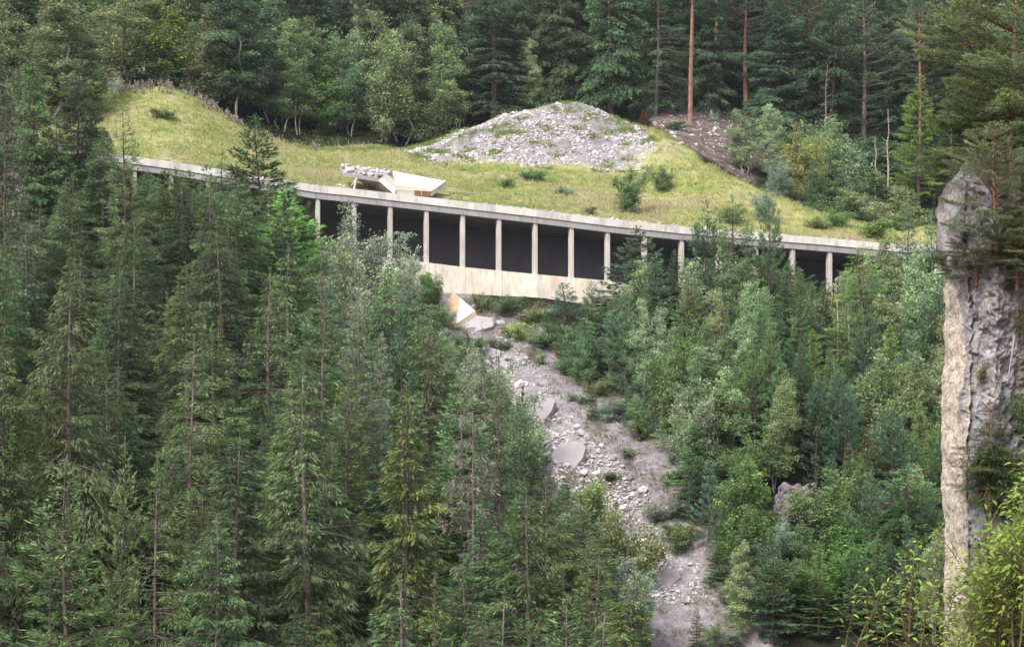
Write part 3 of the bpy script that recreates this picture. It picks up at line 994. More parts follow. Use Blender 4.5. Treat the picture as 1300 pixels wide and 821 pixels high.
    S_ = nrm(np.cross(D, rs.randn(N, 3) * 0.6 + np.array([0, 0, 1.0])))
    w = swid * rs.uniform(0.6, 1.3, N)
    Q = np.stack([P0, P0 + D * (ln * 0.4)[:, None] + S_ * (w * 0.5)[:, None], P0 + D * ln[:, None], P0 + D * (ln * 0.4)[:, None] - S_ * (w * 0.5)[:, None]], 1)
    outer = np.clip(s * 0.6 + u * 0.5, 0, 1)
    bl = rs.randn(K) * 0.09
    val = np.clip(vb * 0.35 + 0.55 * outer ** 1.8 * (0.6 + 0.6 * vb) + rs.randn(N) * 0.10 + bl[k] + 0.10 * t[k], 0, 1)  # inner sprays get lower values, so crown shade is painted in
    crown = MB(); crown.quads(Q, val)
    # leader
    nl = 26
    hz = H * (0.955 + 0.05 * rs.rand(nl))
    Pl = np.concatenate([trunk_xy(hz), hz[:, None]], -1)
    Dl = nrm(rs.randn(nl, 3) * 0.5 + np.array([0, 0, 0.9]))
    Sl = nrm(np.cross(Dl, rs.randn(nl, 3)))
    l2 = slen * 0.8
    crown.quads(np.stack([Pl, Pl + Dl * l2 * 0.4 + Sl * swid * 0.5, Pl + Dl * l2, Pl + Dl * l2 * 0.4 - Sl * swid * 0.5], 1), 0.5)
    return wood, crown, H


def broadleaf(seed, H=9, stems=3, spread=2.4, h0=0.2, leaf=0.16, n_leaf=9000, droop=0.25, lean=0.1, clump=0.42, rt=0.09, elev=0.8, limb_gap=0.38, top=1.0, aspect=0.6):
    rs = np.random.RandomState(seed)
    wood = MB()
    cl, cr = [], []
    for sI in range(stems):
        az = rs.rand() * 6.28
        h = H * (1 if sI == 0 else rs.uniform(0.68, 0.97))
        le = lean * (0.4 if sI == 0 else 1.3) * h
        off = 0.0 if stems == 1 else 0.05 * H
        n = 10
        u = np.linspace(0, 1, n)
        wx = np.cumsum(rs.randn(n) * 0.02 * h) * (u > 0)
        wy = np.cumsum(rs.randn(n) * 0.02 * h) * (u > 0)
        pts = np.stack([np.cos(az) * (off * min(sI, 1) * 0.5 + le * u ** 1.3) + wx, np.sin(az) * (off * min(sI, 1) * 0.5 + le * u ** 1.3) + wy, h * u - (0.5 if sI == 0 else 0.3) * (u == 0)], -1)
        wood.tube(pts, rt * (H / 9) * (1 - 0.9 * u) + 0.006, 7)
        hz = h * h0 * rs.uniform(0.7, 1.3)
        while hz < h:
            tt = hz / h
            b = np.array([np.interp(tt, u, pts[:, i]) for i in range(3)])
            a2 = rs.rand() * 6.28
            q = np.clip((tt - h0 * 0.6) / (1 - h0 * 0.6), 0, 1)
            Lm = spread * (0.35 + 0.65 * math.sin(math.pi * min(1, q * 0.78 + 0.16)) ** 0.8) * rs.uniform(0.45, 1.1) * (1.05 - 0.75 * q ** 3 * top)
            Lm /= (1 + 0.25 * (stems > 2))
            e = elev + rs.randn() * 0.25
            m = 6
            ss = np.linspace(0, 1, m)
            d = np.array([math.cos(a2) * math.cos(e), math.sin(a2) * math.cos(e), math.sin(e)])
            lp = b + d[None] * (Lm * ss)[:, None]
            lp[:, 2] -= droop * Lm * ss ** 2
            lp[1:] += rs.randn(m - 1, 3) * 0.05 * Lm
            wood.tube(lp, (0.012 + 0.016 * Lm) * (1 - 0.85 * ss), 3)
            for j in range(1, m):
                if ss[j] < 0.25 and Lm > 1: continue
                for _ in range(2 if Lm > 0.8 else 1):
                    cl.append(lp[j] + rs.randn(3) * clump * 0.55)
                    cr.append(clump * rs.uniform(0.55, 1.2))
            hz += limb_gap * rs.uniform(0.5, 1.5)
    cl = np.array(cl); cr = np.array(cr)
    k = rs.randint(0, len(cl), n_leaf)
    g = rs.randn(n_leaf, 3)
    g = g / np.maximum(np.linalg.norm(g, axis=1, keepdims=True), 1e-6) * (rs.rand(n_leaf) ** 0.45)[:, None]
    P = cl[k] + g * cr[k][:, None] * np.array([1, 1, 0.8])
    D = nrm(rs.randn(n_leaf, 3) + g * 0.8 + np.array([0, 0, -droop * 1.2]))
    S_ = nrm(np.cross(D, rs.randn(n_leaf, 3) * 0.8 + np.array([0, -0.3, 0.6])))
    ln = leaf * rs.uniform(0.6, 1.3, n_leaf); w = ln * aspect
    Q = np.stack([P, P + D * (ln * 0.5)[:, None] + S_ * (w * 0.5)[:, None], P + D * ln[:, None], P + D * (ln * 0.5)[:, None] - S_ * (w * 0.5)[:, None]], 1)
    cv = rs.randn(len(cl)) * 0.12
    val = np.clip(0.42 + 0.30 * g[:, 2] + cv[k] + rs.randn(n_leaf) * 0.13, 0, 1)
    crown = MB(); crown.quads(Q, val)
    return wood, crown, H


def snag(seed, H=6, rt=0.10):
    rs = np.random.RandomState(seed)
    wood = MB()
    n = 9
    u = np.linspace(0, 1, n)
    pts = np.stack([np.cumsum(rs.randn(n) * 0.05), np.cumsum(rs.randn(n) * 0.05), H * u - 0.4 * (u == 0)], -1)
    wood.tube(pts, rt * (1 - 0.8 * u), 7)
    for _ in range(16):
        t = rs.uniform(0.3, 0.97)
        b = np.array([np.interp(t, u, pts[:, i]) for i in range(3)])
        a, l = rs.rand() * 6.28, rs.uniform(0.25, 1.1) * (1.2 - t)
        e = np.array([math.cos(a), math.sin(a), rs.uniform(-0.1, 0.8)]) * l
        wood.tube([b, b + e * 0.5 + rs.randn(3) * 0.04, b + e], [0.025, 0.018, 0.007], 4)
    return wood, None, H


PROTO = {}


def proto(key, res, bark='bark'):
    wood, crown, H = res
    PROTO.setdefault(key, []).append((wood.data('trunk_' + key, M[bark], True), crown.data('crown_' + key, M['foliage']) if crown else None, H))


# old hanging spruces
for sd in range(7):
    proto('spruce', conifer(100 + sd, H=22, h0=[.06, .1, .05, .12, .06, .15, .04][sd], Lmax=[4.2, 3.6, 4.8, 3.2, 4.0, 4.4, 3.8][sd], p=[0.8, 0.6, 0.95, 0.7, 0.55, 0.75, 1.0][sd], spacing=[.42, .5, .4, .46, .55, .6, .38][sd], nb=[6, 5, 6, 6, 5, 5, 7][sd], droop=[.55, .7, .45, .6, .75, .5, .5][sd],
                            hang=[0.9, 1.3, 0.7, 1.0, 1.4, 1.1, 0.8][sd], dens=[46, 40, 46, 44, 40, 42, 44][sd], gap=[0.12, 0.25, 0.1, 0.2, 0.3, 0.35, 0.12][sd], lump=[.5, .8, .6, .7, .9, 1.0, .5][sd], slen=0.34, swid=0.07, rt=0.24, dead=[.2, .6, .1, .5, .7, .8, .2][sd]))
# thin, see-through spruces with bare twigs
for sd in range(3):
    proto('sparse', conifer(140 + sd, H=20, Lmax=3.8, p=0.7, spacing=0.5, nb=5, droop=0.5, hang=1.0, dens=30, gap=0.32, dead=0.9, lump=0.6, slen=0.34, swid=0.06, twig=0.013, rt=0.20))
# dense young spruces / firs
for sd in range(4):
    proto('young', conifer(200 + sd, H=9, h0=0.04, Lmax=[1.9, 2.3, 1.7, 2.1][sd], p=[0.85, 0.8, 0.9, 0.75][sd], spacing=0.3, nb=6, up=(0.6, 0.1), droop=0.32, hang=0.25, dens=42, slen=0.3, swid=0.075, gap=0.1, rt=0.11, lump=0.5))
# young bushy pines, blue-green, upturned branches with tufts
for sd in range(4):
    proto('ypine', conifer(260 + sd, H=10, h0=0.06, Lmax=[2.3, 2.0, 2.6, 2.1][sd], p=0.7, spacing=0.5, nb=6, up=(0.9, 0.25), droop=0.25, curl=0.3, hang=0.0, tuft=0.8, dens=40, fw=0.35, slen=0.30, swid=0.06, gap=0.15, rt=0.12, lump=0.6, start=0.25))
# old pines, red trunks, flat layered crowns
for sd in range(4):
    proto('pine', conifer(300 + sd, H=22, h0=[0.55, 0.38, 0.3, 0.2][sd], Lmax=[3.8, 3.2, 3.6, 3.0][sd], p=0.6, round_=0.75, spacing=0.8, nb=4, up=(0.7, 0.05), droop=0.35, curl=0.35, hang=0.0, tuft=0.8, dens=60, fw=0.34, slen=0.30, swid=0.065, gap=0.15, dead=0.7, rt=0.27, lump=0.6, start=0.3, twig=0.02))
for sd in range(3):
    proto('cliffpine', conifer(320 + sd, H=14, h0=0.05, Lmax=[3.6, 3.0, 3.3][sd], p=0.45, round_=0.6, spacing=0.5, nb=6, up=(0.6, 0.0), droop=0.35, curl=0.3, hang=0.1, tuft=0.6, dens=95, fw=0.36, slen=0.17, swid=0.035, gap=0.15, dead=0.8, rt=0.17, lump=0.6, start=0.2, twig=0.012), 'bark')
# larches, fine and feathery
for sd in range(3):
    proto('larch', conifer(340 + sd, H=16, h0=0.1, Lmax=[2.3, 2.6, 2.0][sd], p=0.65, spacing=0.36, nb=5, up=(0.5, 0.1), droop=0.3, hang=0.5, tuft=0.35, dens=30, fw=0.25, slen=0.3, swid=0.055, gap=0.12, rt=0.15, lump=0.5, vb=0.6))
for sd in range(4):
    proto('birch', broadleaf(400 + sd, H=14, stems=[1, 2, 3, 2][sd], spread=[2.6, 2.6, 2.8, 2.4][sd], h0=0.16, leaf=0.19, n_leaf=[14000, 17000, 18000, 14000][sd], droop=0.55, lean=0.12, clump=0.55, rt=0.05, limb_gap=0.36), 'birch')
for sd in range(4):
    proto('broad', broadleaf(440 + sd, H=8, stems=[3, 4, 2, 5][sd], spread=2.6, h0=0.1, leaf=0.17, n_leaf=12000, droop=0.15, lean=0.18, clump=0.42, rt=0.07, limb_gap=0.22, elev=0.6))
for sd in range(3):
    proto('willow', broadleaf(480 + sd, H=7, stems=[5, 4, 6][sd], spread=1.9, h0=0.08, leaf=0.17, n_leaf=11000, droop=0.1, lean=0.2, clump=0.34, rt=0.05, limb_gap=0.22, elev=0.95, aspect=0.38))
for sd in range(3):
    proto('bush', broadleaf(520 + sd, H=2.2, stems=7, spread=1.3, h0=0.05, leaf=0.13, n_leaf=3800, droop=0.1, lean=0.45, clump=0.26, rt=0.03, limb_gap=0.2, elev=0.7))
for sd in range(3):
    proto('snag', snag(560 + sd))

SPR = (0.050, 0.072, 0.026)
COL = dict(spruce=(0.172, 0.236, 0.108), dark=(0.115, 0.168, 0.090), back=(0.125, 0.182, 0.105), olive=(0.180, 0.225, 0.085), blue=(0.165, 0.250, 0.150), mid=(0.185, 0.270, 0.125),
           larch=(0.270, 0.370, 0.130), softlarch=(0.260, 0.320, 0.170), birch=(0.290, 0.345, 0.180), pale=(0.350, 0.410, 0.240), silver=(0.360, 0.410, 0.320), green=(0.200, 0.300, 0.110),
           bright=(0.250, 0.370, 0.085), yellow=(0.420, 0.440, 0.170), brown=(0.420, 0.260, 0.090), grey=(0.300, 0.285, 0.230), rust=(0.420, 0.170, 0.085), pine=(0.190, 0.225, 0.110), bpine=(0.165, 0.215, 0.130), weed=(0.280, 0.320, 0.140))
BARK = dict(grey=(0.13, 0.105, 0.095), red=(0.26, 0.145, 0.11), pale=(0.40, 0.37, 0.34), brown=(0.10, 0.075, 0.06), lilac=(0.22, 0.18, 0.175))
NAMES = dict(cliffpine='pine_tree', spruce='spruce_tree', sparse='spruce_tree', young='young_spruce', ypine='young_pine', pine='pine_tree', larch='larch_tree', birch='birch_tree', broad='broadleaf_tree', willow='willow_shrub', bush='bush', snag='dead_tree')
CATS = dict(cliffpine='pine', spruce='spruce', sparse='spruce', young='spruce', ypine='pine', pine='pine', larch='larch', birch='birch', broad='broadleaf tree', willow='willow', bush='bush', snag='dead tree')
cnt = {}


def plant(kind, px, top, Y, label, col='spruce', group=None, width=None, bark='grey', i=None, sink=0.1, base_z=None, lean=0.0, jitter=True, wide=1.0):
    """a tree whose tip stands on the bearing (px, top) at the distance Y; width = crown width in photo units"""
    P = PROTO[kind]
    if i is None:
        i = cnt.get(kind, 0); cnt[kind] = i + 1
    tm, cm, H = P[i % len(P)]
    zg = ground(px, Y) if base_z is None else base_z
    h = zz(top, Y) - zg
    if kind == 'bush' and width is not None: h = max(h, 0.42 * width * Y / F)
    if h < 0.4: return None
    x = (px - CXP) * Y / F
    o = thing(NAMES[kind], label, CATS[kind], (x, Y, zg - sink), group)
    s = h / H
    sx = s
    if width is not None and cm is not None:
        ext = max(v for v in cm.get('ext', [0]) ) if 'ext' in cm else None
        if ext is None:
            co = np.empty(len(cm.vertices) * 3, np.float32); cm.vertices.foreach_get('co', co)
            co = co.reshape(-1, 3)
            ext = float(np.percentile(np.abs(co[:, 0]), 98)) * 2
            cm['ext'] = [ext]
        sx = width * Y / F / ext
    else:
        # tall trees do not get proportionally wider
        sx = s ** 0.75 * random.uniform(0.9, 1.15) * wide if kind not in ('bush',) else s * random.uniform(0.9, 1.4)
    o.scale = (sx, sx, s)
    o.rotation_euler = (random.uniform(-0.02, 0.02), random.uniform(-0.02, 0.02) + lean, random.uniform(0, 6.28) if lean == 0 else 0)
    t = obj('trunk', tm, o)
    b = BARK[bark]
    t.color = (*b, 1)
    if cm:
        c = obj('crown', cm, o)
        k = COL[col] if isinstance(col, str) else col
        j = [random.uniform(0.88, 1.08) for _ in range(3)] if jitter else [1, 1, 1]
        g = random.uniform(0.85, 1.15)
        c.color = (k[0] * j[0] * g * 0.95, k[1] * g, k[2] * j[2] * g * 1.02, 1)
    return o



# ------------------------------------------------------------------ the trees one by one
G_BACK = 'spruces of the dark forest behind the grassy mounds'
G_LEFT = 'spruces of the dense forest on the left slope'
G_RIGHT = 'young trees of the thicket under the right half of the gallery'
used = []


def P(kind, px, top, Y, label, **k):
    o = plant(kind, px, top, Y, label, **k)
    used.append(((px - CXP) * Y / F, Y))
    return o


# -- left slope, the ones that stand out
P('spruce', 92, 348, 128, 'big old spruce with bare reddish trunk showing, front left', col=(0.155, 0.195, 0.085), width=215, bark='lilac', i=4)
P('spruce', 10, 430, 124, 'dark old spruce cut by the left edge, lower front', col='spruce', width=170, i=0)
P('sparse', 198, 575, 116, 'smaller spruce with red cones and dry lower twigs, front left', col='olive', width=120, bark='lilac', i=0)
P('sparse', 242, 425, 134, 'tall thin-crowned spruce with long grey trunk showing, left of centre', col='spruce', width=150, bark='lilac', i=1)
P('spruce', 392, 458, 130, 'spruce with orange cones at its tip, centre left front', col='spruce', width=165, bark='lilac', i=1)
P('spruce', 524, 488, 122, 'olive green full spruce standing in front of darker spruce', col=(0.21, 0.25, 0.085), width=150, bark='grey', i=3)
P('young', 516, 402, 150, 'dark pointed spruce behind the olive green spruce', col='dark', width=105, i=0)
P('sparse', 597, 432, 150, 'half-dead grey spruce with bare drooping branches left of the slide', col='grey', width=150, bark='lilac', i=2)
P('sparse', 640, 455, 158, 'slim open spruce whose twigs hang over the upper slide', col='spruce', width=90, i=0)
P('sparse', 612, 408, 178, 'thin little spruce tip in front of the bent slab', col='mid', width=34, i=2)
P('young', 690, 578, 160, 'dark pointed spruce left of the lower slide', col='dark', width=88, i=2)
P('young', 660, 632, 150, 'dark green spruce low in front of the half-dead one', col='dark', width=110, i=1)
P('young', 735, 628, 163, 'fresh green spruce at the foot of the slide', col='spruce', width=120, i=3)
P('larch', 368, 236, 196, 'bright green feathery larch below the left end of the open colonnade', col='larch', width=105, i=0)
P('young', 332, 148, 206, 'dark spruce rising in front of the grass left of the tilted slab', col=(0.12, 0.185, 0.09), width=135, i=1)
P('spruce', 281, 188, 204, 'thin dark spruce beside the gallery roof, left part', col='spruce', width=112, i=5)
P('spruce', 301, 205, 207, 'shorter spruce between the thin dark one and the one rising before the grass', col='mid', width=90, i=1)
P('young', 262, 208, 208, 'pointed young spruce left of the thin dark one, tip at the roof', col='spruce', width=62, i=2)
P('larch', 156, 132, 192, 'thin larch in front of the left grass mound', col='softlarch', width=82, i=2)
P('larch', 185, 300, 186, 'loose green larch under the left end of the roof edge', col='mid', width=95, i=1)
P('spruce', 95, 62, 205, 'dark spruce at the left end of the grass mound', col='dark', width=95, i=2)
P('spruce', 45, 40, 200, 'broad tall spruce near the upper left corner', col='spruce', width=110, i=0)
P('sparse', 5, 100, 180, 'hazy grey-green spruce at the left edge, half way up', col=(0.25, 0.28, 0.20), width=110, i=0)
P('larch', 98, 2, 240, 'pale bushy larch above the dark spruce in the upper left', col='softlarch', width=95, i=1)
P('birch', 62, -15, 235, 'grey-green leafy birch in the upper left corner', col='birch', width=100, i=0)
P('willow', 452, 262, 207, 'pale grey-green willow in front of the second open bay', col='silver', width=78, i=0)
P('willow', 510, 300, 207, 'pale willow in front of the third open bay', col='silver', width=70, i=1)
P('willow', 478, 330, 198, 'pale willow between the two others below the colonnade', col='pale', width=90, i=2)
P('broad', 425, 305, 198, 'soft green leafy tree beside the bright larch', col='pale', width=80, i=1)
P('birch', 545, 385, 204, 'grey-green birch left of the bent slab', col='pale', width=70, i=3)
P('sparse', 452, 372, 172, 'bare grey larch-like spruce below the willows', col='grey', width=92, bark='lilac', i=1)
P('sparse', 478, 420, 168, 'second bare grey spruce, right of the first grey one', col='grey', width=80, bark='lilac', i=2)
P('willow', 462, 585, 174, 'pale silvery willow between the two front spruces', col='pale', width=80, i=0)
P('willow', 575, 420, 195, 'silvery shrub tree below the orange net scrap', col='silver', width=70, i=1)
P('sparse', 629, 440, 172, 'slender dark spruce on the left rim of the slide head', col='spruce', width=56, i=1)
P('young', 655, 498, 164, 'dense young spruce on the left rim above the rounded slab', col='dark', width=62, i=0)
P('willow', 606, 452, 190, 'pale shrub on the left rim just below the bent slab', col='pale', width=44, i=1)
P('willow', 432, 340, 192, 'silvery willow below the soft green leafy tree', col='silver', width=72, i=2)
P('willow', 500, 362, 196, 'silvery willow directly below the third open bay', col='silver', width=66, i=0)
P('sparse', 445, 455, 166, 'third bare grey spruce, lowest of the grey ones', col='grey', width=84, bark='lilac', i=0)
P('birch', 560, 440, 188, 'pale birch left of the head of the slide', col='pale', width=64, i=0)
P('willow', 530, 390, 197, 'pale willow between the dark pointed spruce and the wall', col='pale', width=60, i=1)
P('willow', 566, 388, 212, 'thin shrub growing before the orange half of the bent slab', col='silver', width=34, i=2)
P('broad', 612, 640, 172, 'low green bush tree between the dark front spruces', col='green', width=90, i=3)
P('willow', 700, 640, 171, 'pale leafy shrub behind the fresh green spruce', col='pale', width=75, i=2)
P('young', 150, 560, 122, 'short bushy spruce between the two tall front left trunks', col='spruce', width=80, i=1)
P('birch', 540, 345, 213, 'little birch whose top leaves reach the wall left of the bent slab', col='green', width=40, i=1)
P('bush', 536, 362, 214, 'reddish brown shrub at the foot of the wall', col='brown', width=26, i=0)
P('bush', 552, 350, 215, 'small green shrub touching the wall foot left of the slab', col='green', width=24, i=1)

P('young', 222, 214, 209, 'young spruce before the gallery, left of the thin dark one', col='mid', width=66, i=0)
P('spruce', 252, 236, 203, 'stocky spruce before the gallery, behind the thin dark one', col='spruce', width=70, i=2)
P('young', 306, 222, 210, 'young spruce between the thin dark one and the spruce on the grass', col='mid', width=60, i=1)
P('young', 348, 252, 208, 'young spruce tucked behind the bright larch', col='spruce', width=62, i=2)
P('larch', 196, 238, 208, 'feathery larch under the left roof edge', col='mid', width=66, i=0)

P('spruce', 118, 128, 208, 'rather dark spruce at the lower left corner of the grass mound', col='spruce', width=100, i=4)
P('spruce', 70, 150, 200, 'broad spruce below the dark one at the left end of the mound', col='mid', width=110, i=2)
P('sparse', 28, 70, 210, 'grey-green thin spruce behind the broad tall one, upper left', col='spruce', width=90, i=1)
P('spruce', -5, 30, 206, 'spruce cut by the left edge near the upper corner', col='dark', width=110, i=0)
P('larch', 125, 178, 204, 'soft larch filling the corner where the roof edge starts', col='softlarch', width=80, i=1)
P('birch', 20, -10, 232, 'birch beside the left edge behind the spruces, upper corner', col='birch', width=90, i=3)
P('broad', 100, 92, 238, 'leafy tree touching the left flank of the grass mound', col='mid', width=76, i=0)
P('broad', 1000, 712, 168, 'leafy shrub tree low at the bottom, left of the bluish spruce', col='green', width=90, i=1)
P('young', 1040, 722, 165, 'young spruce low at the bottom under the dark round leafy tree', col='mid', width=60, i=0)
P('willow', 950, 735, 167, 'pale willow at the bottom below the silver grey one', col='birch', width=70, i=0)
P('broad', 1030, 668, 172, 'low leafy shrub tree right before the outcrop', col='mid', width=46, i=2)
P('willow', 968, 640, 178, 'silvery shrub left of the silver grey willow', col='birch', width=60, i=1)

# -- right thicket
P('young', 808, 288, 211, 'large bushy blue-green spruce in front of the colonnade', col='blue', width=112, i=1, bark='brown')
P('ypine', 716, 358, 213, 'dark round pine at the right end of the bare wall', col='blue', width=62, i=0)
P('young', 735, 420, 208, 'small pointed spruce on a thin trunk right of the slide head', col='mid', width=46, i=2)
P('young', 795, 418, 206, 'bright green narrow spruce right of the slide', col='larch', width=40, i=0)
P('young', 832, 425, 203, 'mid green spruce below the large bushy one', col='mid', width=54, i=3)
P('ypine', 895, 256, 210, 'dark pine rising past the roof edge, left of two', col='blue', width=58, i=1)
P('ypine', 976, 252, 209, 'dark pine rising past the roof edge, right of two', col='blue', width=66, i=2)
P('larch', 934, 246, 208, 'soft hazy larch between the two dark pines', col='softlarch', width=72, i=0)
P('young', 858, 318, 211, 'slender young spruce left of the two dark pines', col='mid', width=52, i=0)
P('birch', 770, 455, 205, 'small yellow-green birch at the slide margin', col='pale', width=40, i=2)
P('broad', 880, 440, 196, 'light green leafy tree in the middle of the right thicket', col='pale', width=92, i=0)
P('broad', 905, 500, 190, 'pale green broad shrub tree below the light green one', col='birch', width=100, i=2)
P('birch', 1072, 345, 206, 'birch with two thin white trunks under the roof end', col='pale', width=52, i=1)
P('larch', 1092, 315, 200, 'tall bright feathery larch in the right thicket', col='larch', width=100, i=2)
P('broad', 1155, 325, 204, 'round light green tree near the cliff, below the roof end', col='pale', width=80, i=3)
P('birch', 1120, 380, 196, 'yellow-green birch right of the tall larch', col='birch', width=72, i=0)
P('ypine', 1183, 268, 215, 'blue-green pine right behind the cliff knob', col='blue', width=66, i=3)
P('larch', 1172, 300, 208, 'bright larch squeezed against the cliff edge', col='larch', width=58, i=1)
P('ypine', 1155, 420, 190, 'tall dark pine left of the cliff', col='blue', width=80, i=0)
P('ypine', 1132, 520, 180, 'spreading pine with layered branches at the cliff foot', col='blue', width=120, i=2)
P('ypine', 1155, 590, 172, 'low layered pine in front of the spreading one', col='mid', width=130, i=1)
P('young', 1100, 542, 182, 'small brown dead spruce on the rock ledge', col='brown', width=36, i=2, base_z=float(zz(612, 182)))
P('broad', 1052, 600, 175, 'dark round leafy tree growing on the rock outcrop', col='green', width=100, i=1)
P('broad', 1075, 660, 170, 'leafy green shrub tree at the bottom below the outcrop', col='green', width=95, i=3)
P('willow', 985, 655, 174, 'silver grey willow left of the outcrop', col='silver', width=70, i=0)
P('young', 914, 680, 173, 'small bright green spruce at the right foot of the slide', col=(0.17, 0.30, 0.08), width=36, i=0)
P('young', 1132, 688, 168, 'small bluish spruce at the bottom left of the cliff', col=(0.24, 0.33, 0.23), width=46, i=3)
P('bush', 832, 636, 182, 'dark lone bush on the right side of the slide', col='silver', width=42, i=1)
P('broad', 950, 560, 184, 'dense green shrub tree above the silver willow', col='mid', width=90, i=0)
P('larch', 1000, 440, 195, 'feathery dark larch behind the pale shrubs', col='mid', width=80, i=0)
P('pine', 1010, 330, 212, 'small pine with reddish trunk under the roof edge', col='blue', width=62, bark='red', i=3)
P('ypine', 960, 420, 200, 'blue-green pine in the thicket below the two dark pines', col='blue', width=76, i=3)
P('young', 835, 322, 209, 'young spruce wedged right beside the large bushy one', col='blue', width=62, i=3)
P('ypine', 915, 276, 211, 'thin pine between the left dark pine and the hazy larch', col='mid', width=56, i=3)
P('ypine', 953, 284, 212, 'short pine between the hazy larch and the right dark pine', col='blue', width=54, i=0)
P('young', 1000, 330, 207, 'young spruce covering the foot of a column under the roof', col='mid', width=60, i=1)
P('larch', 872, 345, 206, 'light green larch below the two dark pines', col='softlarch', width=60, i=1)
P('birch', 1128, 300, 208, 'slim birch hiding the end of the roof', col='birch', width=60, i=3)
P('broad', 1108, 318, 212, 'leafy tree before the last column', col='birch', width=60, i=1)
P('young', 1150, 262, 216, 'bluish young spruce past the end of the roof', col='blue', width=60, i=0)
P('snag', 1066, 352, 203, 'bare white stem among leaves, left of two', bark='pale', i=0)
P('snag', 1080, 350, 203, 'bare white stem among leaves, right of two', bark='pale', i=1)

# -- upper slope, edge of the forest and the gully
P('broad', 195, 18, 264, 'bright green leafy tree behind the left grass mound', col='bright', width=112, i=0)
P('birch', 292, 2, 268, 'pale birch behind the left mound, leftmost of the birch row', col='birch', width=72, i=0)
P('birch', 335, -12, 270, 'tallest pale birch behind the left mound', col='birch', width=80, i=2)
P('birch', 378, 28, 266, 'pale birch with forked white stems above the flat meadow', col='birch', width=78, i=1)
P('birch', 452, -8, 277, 'slender tall birch with white trunk against dark spruces', col='pale', width=44, i=0)
P('broad', 410, 82, 268, 'fresh green leafy tree at the meadow edge, left', col='green', width=70, i=2)
P('birch', 512, 36, 270, 'birch with leaning trunks left of the stone mound', col='birch', width=82, i=3, lean=-0.12)
P('birch', 556, 25, 272, 'grey-green birch leaning left beside the stone mound', col='birch', width=85, i=1, lean=-0.16)
P('larch', 494, 72, 270, 'straight larch on a thin brown trunk at the meadow edge', col='mid', width=66, i=1)
P('birch', 678, 50, 276, 'small slender birch above the stone mound', col='pale', width=36, i=0)
P('spruce', 626, -20, 276, 'large open spruce standing above the stone mound', col=(0.12, 0.175, 0.105), width=100, bark='lilac', i=3)
P('sparse', 833, -45, 275, 'spruce with bare lower trunk right of the stone mound', col='back', width=80, bark='lilac', i=1)
P('pine', 878, -150, 272, 'thick red-barked pine trunk standing above the brown scree', col='bpine', width=90, bark='red', i=0)
P('pine', 908, -130, 290, 'thin red pine trunk behind the thick one', col='bpine', width=70, bark='red', i=1)
P('pine', 947, -40, 280, 'red-trunked pine with a low flat crown above the scree', col='bpine', width=100, bark='red', i=1)
P('pine', 1026, -55, 284, 'old pine with dead curved branches, upper right', col='bpine', width=90, bark='red', i=2)
P('pine', 1098, -20, 276, 'broad pine with pale dead twigs at its top, upper right', col='bpine', width=105, bark='lilac', i=3)
P('pine', 1165, -35, 272, 'pine with a straight thin trunk near the upper right corner', col='bpine', width=90, bark='red', i=1)
P('larch', 1166, 95, 256, 'bright yellow-green larch in the gully left of the cliff', col='bright', width=60, i=0)
P('birch', 946, 138, 256, 'pale leafy birch bush right of the brown scree, leftmost', col='pale', width=58, i=2)
P('birch', 980, 134, 258, 'pale birch bush in the gully, second from the scree', col='pale', width=54, i=1)
P('willow', 1012, 160, 256, 'yellowish willow in the gully behind the grass crest', col='yellow', width=46, i=0)
P('willow', 1036, 163, 256, 'second yellowish willow in the gully, right one', col='yellow', width=42, i=2)
P('broad', 1076, 152, 262, 'green leafy tree in the gully below the pines', col='birch', width=74, i=3)
P('willow', 985, 200, 248, 'bluish willow just behind the grass crest', col='silver', width=52, i=1)
P('broad', 1024, 222, 247, 'low green shrub tree just behind the grass crest', col='mid', width=60, i=0)
P('broad', 1060, 240, 243, 'green shrub tree at the lower end of the grass crest', col='mid', width=62, i=1)
P('broad', 1100, 222, 246, 'pale green shrub tree above the roof end', col='birch', width=80, i=2)
P('broad', 1125, 240, 240, 'soft green shrub tree right of the roof end', col='birch', width=72, i=0)
P('ypine', 1188, 205, 258, 'dark pine tree directly behind the top of the cliff', col='bpine', width=90, i=2)
P('snag', 1127, 138, 262, 'white bare dead trunk in the gully, tallest', bark='pale', i=1)
P('snag', 1112, 172, 260, 'short white forked dead trunk in the gully', bark='pale', i=2)
P('snag', 1045, 82, 270, 'thin grey bare trunk rising between the gully bushes', bark='lilac', i=0)
P('snag', 1208, 135, 262, 'grey bare leaning trunk in front of the cliff pines', bark='pale', i=2)
P('young', 818, 138, 271, 'rust red dead spruce branch on the crest', col='rust', width=15, i=1, jitter=False)
P('bush', 852, 158, 266, 'small dark bush on the brown scree', col='green', width=24, i=2)
P('willow', 150, 92, 256, 'small pale shrub on top of the left grass mound', col='silver', width=30, i=1)
P('broad', 800, 214, 226, 'dark green shrub tree standing alone on the grass above the roof', col=(0.15, 0.23, 0.11), width=40, i=1)
P('bush', 842, 212, 238, 'grey-green shrub on the grass right of the stone mound', col='mid', width=36, i=0)
P('bush', 676, 219, 241, 'low dark green shrub on the grass under the stone mound', col='green', width=34, i=1)
P('bush', 746, 262, 223, 'small bluish shrub near the roof stones', col='silver', width=20, i=2)
P('bush', 640, 236, 236, 'low green weed clump right of the tilted slab', col='green', width=30, i=0)
P('bush', 718, 238, 234, 'pale dry shrub on the grass slope', col='silver', width=26, i=1)
P('bush', 212, 172, 236, 'pale green weed clump on the left grass mound', col='weed', width=30, i=2)
P('bush', 1062, 270, 228, 'green shrub over the right end of the roof', col='green', width=40, i=0)
P('bush', 1040, 276, 226, 'second green shrub over the right end of the roof', col='weed', width=36, i=1)
